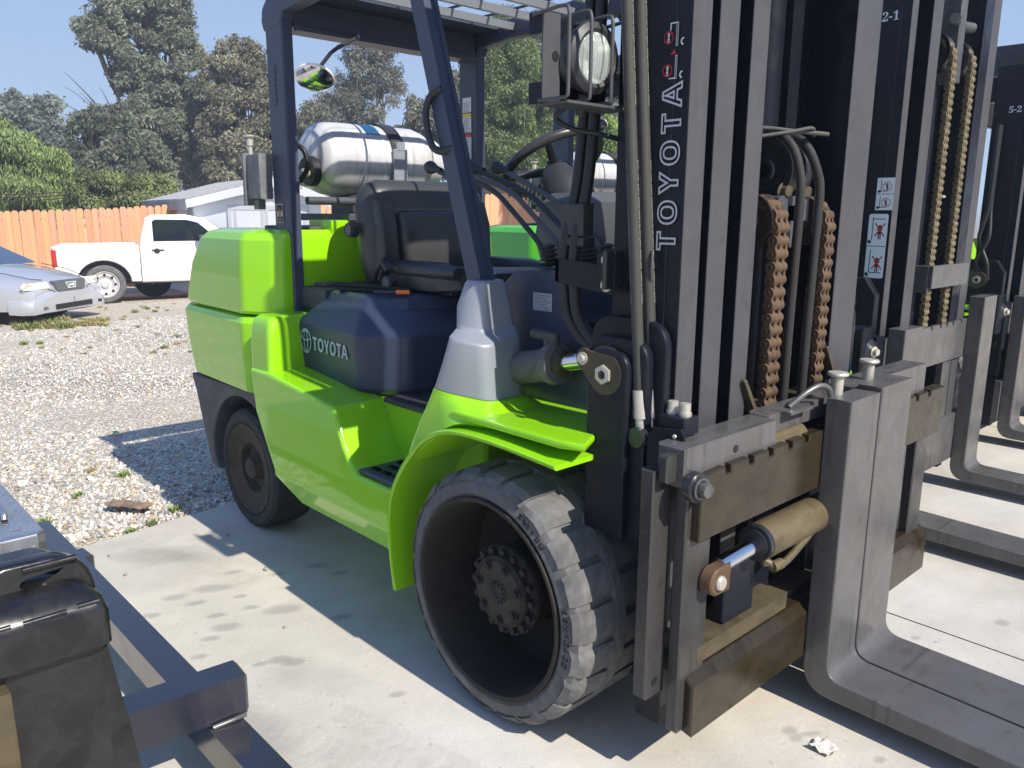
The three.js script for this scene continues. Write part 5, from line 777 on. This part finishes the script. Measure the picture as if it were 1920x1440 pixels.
  for (const k of [0, 1, 2]) { const p = at(-60, 21, 1.62 + k * .07), q = at(150, 21, 1.66 + k * .07), r = at(60, 21, 1.58 + k * .07); part(wr, 'strand', tube([p.toArray(), r.toArray(), q.toArray()], .012, 20, 5), M.rustD); }
  // open shelter at the right edge
  const cn = thing('canopy', 'dark metal canopy roof over the machines at the top right', 'canopy', [0, 0, 0]);
  part(cn, 'canopy_roof', prismZ([[-1.6, 2.33], [3.0, 2.33], [3.0, 2.45], [-1.6, 2.50]], -14, -5.3, .02), M.grey);
  part(cn, 'canopy_fascia', [bar(V(-1.65, 2.44, -5.25), V(3, 2.42, -5.25), .05, .2), bar(V(-1.65, 2.42, -5.25), V(-1.65, 2.42, -14), .05, .2)], M.black);
  for (const [x, z] of [[-1.4, -13.6], [2.8, -5.5], [2.8, -13.6]]) part(cn, 'canopy_post', box(x - .06, x + .06, -.05, 2.36, z - .06, z + .06, .006), M.black);
}

/* ---------- trees ---------- */
const leafClump = (n, len, wid, spread, droop, sd) => {     // n slender leaves on short twigs
  const s0 = seed; seed = sd; const pos = [];
  for (let i = 0; i < n; i++) {
    const p = V(rr(-1, 1), rr(-1, 1), rr(-1, 1)).multiplyScalar(spread), d = V(rr(-1, 1), rr(-1, .5) - droop, rr(-1, 1)).normalize(), s = V().crossVectors(d, V(rr(-1, 1), rr(-1, 1), rr(-1, 1))).normalize().multiplyScalar(wid / 2), l = len * rr(.6, 1.2);
    const a = p, b = p.clone().addScaledVector(d, l * .45).add(s), c = p.clone().addScaledVector(d, l), e = p.clone().addScaledVector(d, l * .45).sub(s);
    for (const q of [a, b, c, a, c, e]) pos.push(q.x, q.y, q.z);
  }
  seed = s0; const g = new THREE.BufferGeometry(); g.setAttribute('position', new THREE.Float32BufferAttribute(pos, 3)); g.computeVertexNormals(); return g;
};
const clumps = { euc: leafClump(13, .20, .06, .19, .5, 11), fine: leafClump(12, .16, .045, .2, .3, 12), pepper: leafClump(18, .17, .028, .17, 1.5, 13), pine: leafClump(22, .13, .02, .13, .2, 14), bush: leafClump(16, .10, .03, .13, .5, 15) };
const leafMat = new THREE.MeshStandardMaterial({ color: L(1, 1, 1), roughness: .75, side: THREE.DoubleSide });
const HV = u => 395 + u * .0073;
const azOf = u => -47 * D2R + Math.atan((u - 961) / 1506);
const onPix = (u, v, d) => { const a = azOf(u), zd = d * Math.cos(a + 47 * D2R); return V(1.5156 + Math.sin(a) * d, 1.374 + (HV(u) - v) * zd / 1506, 1.3166 - Math.cos(a) * d); };
const barkG = std(L(.20, .17, .14), .9, 0, { map: greaseTex }), barkP = std(L(.34, .30, .26), .85, 0, { map: greaseTex });
function tree(name, label, o) {
  const { u, d, blobs, col, kind = 'euc', n: n0, bark = barkG, trunk = .14, gap = .02, bare = [], stems = 1, size = 1 } = o;
  const n = Math.round(n0 * (kind === 'euc' ? .62 : kind === 'fine' ? .45 : 1.1)), base = onPix(u, 0, d); base.y = slope(-2.1 - d, 0) - .1;
  const t = thing(name, label, 'tree', base.toArray());
  const k = d * Math.cos(azOf(u) + 47 * D2R) / 1506;
  const B = blobs.map(b => ({ c: onPix(b[0], b[1], d + (b[4] ?? 0)), r: V(b[2] * k, b[3] * k, (b[5] ?? b[2]) * k) }));
  // limbs
  const wood = []; const limb = (a, b, r0, r1, sag) => { const P = [a]; for (let i = 1; i < 4; i++) { const q = a.clone().lerp(b, i / 4); q.x += rr(-1, 1) * sag; q.z += rr(-1, 1) * sag; q.y += rr(-.3, .8) * sag; P.push(q); } P.push(b); const c = new THREE.CatmullRomCurve3(P), g = new THREE.TubeGeometry(c, 10, 1, 6), p = g.attributes.position, rings = 11, rs = 7; for (let i = 0; i < rings; i++) { const ctr = c.getPointAt(i / 10), r = r0 + (r1 - r0) * i / 10; for (let j = 0; j < rs; j++) { const q = V().fromBufferAttribute(p, i * rs + j).sub(ctr).multiplyScalar(r).add(ctr); p.setXYZ(i * rs + j, q.x, q.y, q.z); } } g.computeVertexNormals(); wood.push(g); return c; };
  const main = []; for (let s = 0; s < stems; s++) { const tgt = B[Math.floor(s * B.length / stems)].c; main.push(limb(base.clone().add(V(rr(-.3, .3) * (stems > 1), 0, rr(-.3, .3) * (stems > 1))), tgt.clone(), trunk, trunk * .25, .12 * size)); }
  const tips = [];
  for (const b of B) { const m = main[Math.floor(rnd() * main.length)], from = m.getPointAt(rr(.35, .75)), lc = limb(from, b.c.clone().add(V(0, -b.r.y * .2, 0)), trunk * .4, trunk * .12, .1 * size); for (let i = 0; i < 9; i++) { const e = V(rr(-1, 1), rr(-.5, 1), rr(-1, 1)).normalize().multiply(b.r).multiplyScalar(rr(.6, .95)).add(b.c); limb(lc.getPointAt(rr(.5, 1)), e, trunk * .13, .012, .07 * size); tips.push(e); } }
  for (const q of bare) limb(onPix(q[0], q[1], d), onPix(q[2], q[3], d), q[4] ?? .05, .006, .05);
  part(t, 'trunk', wood, bark);
  // foliage: tufts of leaves round the branch ends, with open air between them
  const tufts = []; let tw = 0;
  for (const b of B) { const k = Math.round(o.tufts ?? 24); for (let i = 0; i < k; i++) { const dir = V(rr(-1, 1), rr(-1, 1), rr(-1, 1)).normalize().multiplyScalar(Math.pow(rnd(), .38)), s = rr(.10, .30) * (o.puff ?? 1), c = dir.multiply(b.r).multiplyScalar(.95).add(b.c), r = V(b.r.x * s, b.r.y * s * .85, b.r.z * s), w = Math.pow(r.x * r.y * r.z, .67), l = rr(.72, 1.32); tufts.push({ c, r, l }); tw += w; tufts.at(-1).w = tw; } }
  const im = new THREE.InstancedMesh(clumps[kind], leafMat, n), ob = new THREE.Object3D(), cl = new THREE.Color(); let c = 0;
  while (c < n) {
    const w = rnd() * tw; let lo = 0, hi = tufts.length - 1; while (lo < hi) { const m = lo + hi >> 1; tufts[m].w < w ? lo = m + 1 : hi = m; } const t0 = tufts[lo];
    const q = V(rr(-1, 1), rr(-1, 1), rr(-1, 1)); if (q.lengthSq() > 1) continue;
    const p = q.multiply(t0.r).add(t0.c);
    ob.position.copy(p).sub(base); ob.rotation.set(rr(-.5, .5), rnd() * 6.3, rr(-.5, .5)); ob.scale.setScalar(rr(.7, 1.3) * size); ob.updateMatrix(); im.setMatrixAt(c, ob.matrix);
    const v = rr(.5, 1.6) * t0.l; cl.setRGB(col[0] * v, col[1] * v, col[2] * v); im.setColorAt(c, cl); c++;
  }
  im.count = c; im.name = 'crown'; im.userData.kind = 'stuff'; im.castShadow = im.receiveShadow = true; t.add(im);
  return t;
}
const EU = [.14, .155, .105], EUB = [.165, .155, .10], GR = [.16, .22, .07], PI = [.17, .225, .085];
tree('eucalyptus_tree', 'pale grey-green eucalyptus far off above the pepper tree at the left', { u: 70, d: 46, n: 3600, col: [.13, .15, .12], trunk: .2, size: 1.3, gap: .0, blobs: [[60, 225, 45, 42], [100, 215, 45, 34], [20, 240, 40, 34], [130, 255, 26, 40], [85, 260, 50, 36]] });
tree('pepper_tree', 'bright green drooping pepper tree at the far left behind the fence', { u: 60, d: 25, n: 9000, col: GR, kind: 'pepper', tufts: 34, trunk: .2, gap: -.12, blobs: [[30, 290, 62, 55], [90, 320, 56, 50], [125, 345, 34, 48], [20, 345, 60, 45], [70, 365, 80, 34], [15, 262, 40, 28]] });
tree('eucalyptus_tree', 'tallest grey-green eucalyptus rising into the sky left of the rear pillar', { u: 330, d: 36, n: 15000, col: EU, trunk: .28, stems: 2, gap: .05, blobs: [[320, 30, 50, 32], [365, 45, 38, 45], [255, 55, 36, 30], [225, 90, 32, 26], [300, 90, 60, 42], [370, 110, 42, 44], [290, 150, 48, 40], [345, 170, 56, 46], [310, 215, 46, 46], [370, 240, 56, 50], [330, 290, 60, 46], [390, 310, 50, 46]], bare: [[320, 260, 380, 130], [330, 270, 410, 150], [340, 300, 300, 140]] });
tree('eucalyptus_tree', 'dark leaning tree with bare twigs against the sky left of the tallest eucalyptus', { u: 255, d: 34, n: 6200, col: [.10, .115, .075], trunk: .2, gap: .03, blobs: [[190, 240, 30, 20], [240, 235, 40, 32], [195, 290, 42, 34], [260, 290, 56, 44], [230, 330, 60, 36], [300, 320, 50, 44]], bare: [[250, 250, 165, 155, .05], [240, 245, 190, 190, .04], [255, 240, 225, 180, .035], [265, 245, 252, 175, .035], [270, 250, 275, 195, .03], [235, 260, 150, 200, .03], [240, 240, 160, 178, .02], [260, 240, 215, 215, .02]] });
tree('eucalyptus_tree', 'brownish eucalyptus with open crown directly left of the rear pillar', { u: 480, d: 34, n: 11000, col: EUB, trunk: .24, stems: 2, gap: .03, blobs: [[475, 125, 44, 32], [440, 160, 40, 36], [510, 170, 60, 50], [460, 215, 50, 44], [430, 270, 42, 46], [490, 290, 56, 50], [540, 240, 60, 60], [450, 335, 50, 34], [545, 320, 60, 40]] });
tree('shrub_tree', 'rounded light green bush tree over the fence beside the shed', { u: 250, d: 24, n: 5200, col: [.15, .18, .06], kind: 'bush', tufts: 30, trunk: .1, gap: -.12, blobs: [[210, 355, 44, 34], [255, 360, 54, 34], [305, 352, 36, 30], [330, 378, 30, 20], [185, 378, 34, 22]] });
tree('eucalyptus_tree', 'thin-leaved eucalyptus with pale trunk seen above the gas cylinder', { u: 690, d: 38, n: 5200, col: [.125, .125, .095], kind: 'fine', bark: barkP, trunk: .16, gap: .12, stems: 2, blobs: [[685, 110, 34, 38], [725, 105, 32, 34], [700, 160, 34, 44], [660, 190, 40, 36], [735, 175, 36, 40], [690, 235, 46, 30], [640, 225, 44, 40]], bare: [[728, 300, 728, 100, .09], [690, 300, 692, 100, .10], [690, 260, 660, 190, .05], [690, 250, 715, 190, .05], [728, 230, 745, 170, .05], [728, 220, 705, 160, .05]] });
tree('eucalyptus_tree', 'darker olive eucalyptus thicket filling the view under the guard roof', { u: 650, d: 33, n: 9000, col: [.13, .13, .09], trunk: .2, stems: 2, gap: .04, blobs: [[600, 235, 40, 34], [590, 290, 50, 40], [640, 305, 50, 36], [700, 320, 46, 28], [775, 290, 46, 40], [800, 230, 36, 40], [760, 340, 60, 30], [650, 340, 70, 30], [835, 260, 40, 70], [850, 180, 30, 40]] });
tree('pine_tree', 'dense yellow-green conifer standing tall right of the far rear pillar', { u: 960, d: 24, n: 15000, col: PI, kind: 'pine', tufts: 26, trunk: .22, gap: -.02, blobs: [[952, 75, 26, 26], [945, 115, 36, 32], [975, 120, 36, 36], [935, 170, 36, 40], [980, 180, 44, 42], [940, 235, 40, 44], [990, 245, 46, 46], [950, 295, 54, 44], [1005, 300, 50, 40], [1020, 230, 34, 60], [905, 270, 30, 60]] });
tree('eucalyptus_tree', 'feathery grey eucalyptus behind the conifer and the work lamp', { u: 1010, d: 34, n: 4200, col: [.13, .14, .10], kind: 'fine', trunk: .16, gap: .06, blobs: [[1000, 80, 30, 26], [1015, 130, 34, 40], [1050, 180, 40, 40], [1140, 230, 44, 46], [1150, 300, 40, 40]] });
tree('shrub_tree', 'fresh green leafy tree behind the steering wheel', { u: 1090, d: 21, n: 6500, col: [.16, .24, .05], kind: 'bush', tufts: 26, trunk: .12, gap: -.06, blobs: [[1075, 235, 40, 34], [1110, 260, 44, 36], [1140, 290, 40, 40], [1060, 290, 44, 40], [1100, 320, 60, 34], [1150, 345, 44, 30]] });

/* ---------- weeds, litter ---------- */
{
  const tuft = (s0) => { const pos = [], s = seed; seed = s0; for (let i = 0; i < 46; i++) { const a = rnd() * 6.3, l = rr(.025, .075), b = V(rr(-.03, .03), 0, rr(-.03, .03)), d = V(Math.cos(a) * rr(.2, .9), 1, Math.sin(a) * rr(.2, .9)).normalize(), w = V(-Math.sin(a), 0, Math.cos(a)).multiplyScalar(rr(.002, .006)), c = b.clone().addScaledVector(d, l * .55), e = b.clone().addScaledVector(d, l); e.y -= l * .12; for (const q of [b.clone().sub(w), b.clone().add(w), c.clone().add(w), b.clone().sub(w), c.clone().add(w), c.clone().sub(w), c.clone().sub(w), c.clone().add(w), e]) pos.push(q.x, q.y, q.z); } seed = s; const g = new THREE.BufferGeometry(); g.setAttribute('position', new THREE.Float32BufferAttribute(pos, 3)); g.computeVertexNormals(); return g; };
  const tg = [tuft(3), tuft(5)], gm = new THREE.MeshStandardMaterial({ color: L(.16, .22, .05), roughness: .8, side: THREE.DoubleSide }), dm = new THREE.MeshStandardMaterial({ color: L(.38, .30, .13), roughness: .85, side: THREE.DoubleSide });
  const W = [[-2.19, .03, 1.1, 0, 'green weed tuft at the slab edge nearest the rear tyre'], [-2.10, .16, .9, 0, 'small green weed at the slab edge beside the brown rag'], [-2.05, .27, .9, 0, 'low green weed at the slab edge beside the frame corner'], [-2.75, .30, 1.1, 0, 'sparse weed in the gravel behind the brown rag'], [-2.95, .02, 1.2, 0, 'yellow-green weed in the gravel left of the shadow'], [-3.15, .12, 1.2, 1, 'dry straw tuft in the gravel left of the shadow'], [-2.45, .52, 1, 0, 'faint weed in the gravel behind the tool box']];
  W.forEach(([x, z, s, k, l], i) => { const m = new THREE.Mesh(tg[i % 2], k ? dm : gm); m.name = numbered('weed'); m.position.set(x, slope(x, z) - .015, z); m.rotation.y = i * 1.7; m.scale.setScalar(s * .7); m.castShadow = m.receiveShadow = true; scene.add(m); tag(m, l, 'weed'); });
  const n = 190, im = new THREE.InstancedMesh(tg[0], new THREE.MeshStandardMaterial({ color: L(1, 1, 1), roughness: .85, side: THREE.DoubleSide }), n), o = new THREE.Object3D(), c = new THREE.Color();
  for (let i = 0; i < n; i++) { const u = i < 90 ? rr(20, 200) : rr(-60, 380), d = i < 90 ? rr(12.9, 14.0) - (u - 100) * .002 : rr(9.5, 17.5), p = onPix(u, 400, d); o.position.set(p.x, slope(p.x, 0) - .03, p.z); o.rotation.y = rnd() * 6; o.scale.setScalar(rr(.5, 2.0) * (i < 90 ? 1.1 : .7)); o.updateMatrix(); im.setMatrixAt(i, o.matrix); const k = rnd(); k < .5 ? c.setRGB(.32, .27, .12) : c.setRGB(.15, .19, .05); im.setColorAt(i, c); }
  im.name = 'dry_grass'; tag(im, 'dry and green grass under and before the parked coupe', 'grass', null, 'stuff'); im.castShadow = im.receiveShadow = true; scene.add(im);
  // brown rag
  const rag = new THREE.PlaneGeometry(.22, .07, 26, 10); rag.rotateX(-Math.PI / 2); { const p = rag.attributes.position; for (let i = 0; i < p.count; i++) { const x = p.getX(i), z = p.getZ(i); const wv = .5 + .5 * Math.cos(x * 12 + .5); p.setXYZ(i, x, .022 + .018 * noise.noise(x * 22, z * 30, 1) + .01 * noise.noise(x * 60, z * 60, 4), z * (.55 + .75 * wv) + .03 * Math.sin(x * 14)); } rag.computeVertexNormals(); rag.rotateY(.95); rag.translate(-2.34, -.0, .185); }
  solo('cloth_rag', rag, new THREE.MeshStandardMaterial({ color: L(.33, .23, .16), roughness: .9, side: THREE.DoubleSide, map: wear }), 'crumpled brown rag lying on the gravel near the slab edge', 'rag');
  const pp = new THREE.PlaneGeometry(.06, .05, 8, 6); pp.rotateX(-Math.PI / 2); { const p = pp.attributes.position; for (let i = 0; i < p.count; i++) p.setY(i, .012 + .014 * noise.noise(p.getX(i) * 70, p.getZ(i) * 60, 2)); pp.computeVertexNormals(); pp.translate(.715, 0, -.56); }
  solo('paper_scrap', pp, new THREE.MeshStandardMaterial({ color: L(.62, .58, .52), roughness: .8, side: THREE.DoubleSide }), 'crumpled pale paper scrap on the concrete below the left fork', 'litter');
  const lf = new THREE.PlaneGeometry(.07, .035, 4, 3); lf.rotateX(-Math.PI / 2); { const p = lf.attributes.position; for (let i = 0; i < p.count; i++) p.setY(i, .02 + .3 * p.getX(i) * p.getX(i) * 6); lf.computeVertexNormals(); lf.translate(-3.92, -.05, -.24); }
  solo('leaf', lf, new THREE.MeshStandardMaterial({ color: L(.2, .5, .03), roughness: .6, side: THREE.DoubleSide }), 'single bright green leaf on the open gravel', 'leaf');
  [[-1.60, .44, .008], [-1.28, .02, .01], [-1.72, -.02, .007], [-.82, .18, .006], [-1.83, .43, .007]].forEach(([x, z, r], i) => { const g = new THREE.IcosahedronGeometry(r, 0); g.scale(1.3, .8, 1); g.translate(x, r * .6, z); solo('pebble', g, std(L(.3, .28, .25), .9), ['pale pebble on the slab beside the frame corner', 'grey pebble on the slab near the shadow edge before the rear tyre', 'small pebble on the slab left of the rear tyre', 'dark pebble on the open slab between frame and forklift', 'tiny pebble at the slab edge behind the frame'][i], 'pebble'); });
}
scene.fog = new THREE.FogExp2(new THREE.Color().setRGB(.60, .69, .82), .0026);
renderer.render(scene, camera);
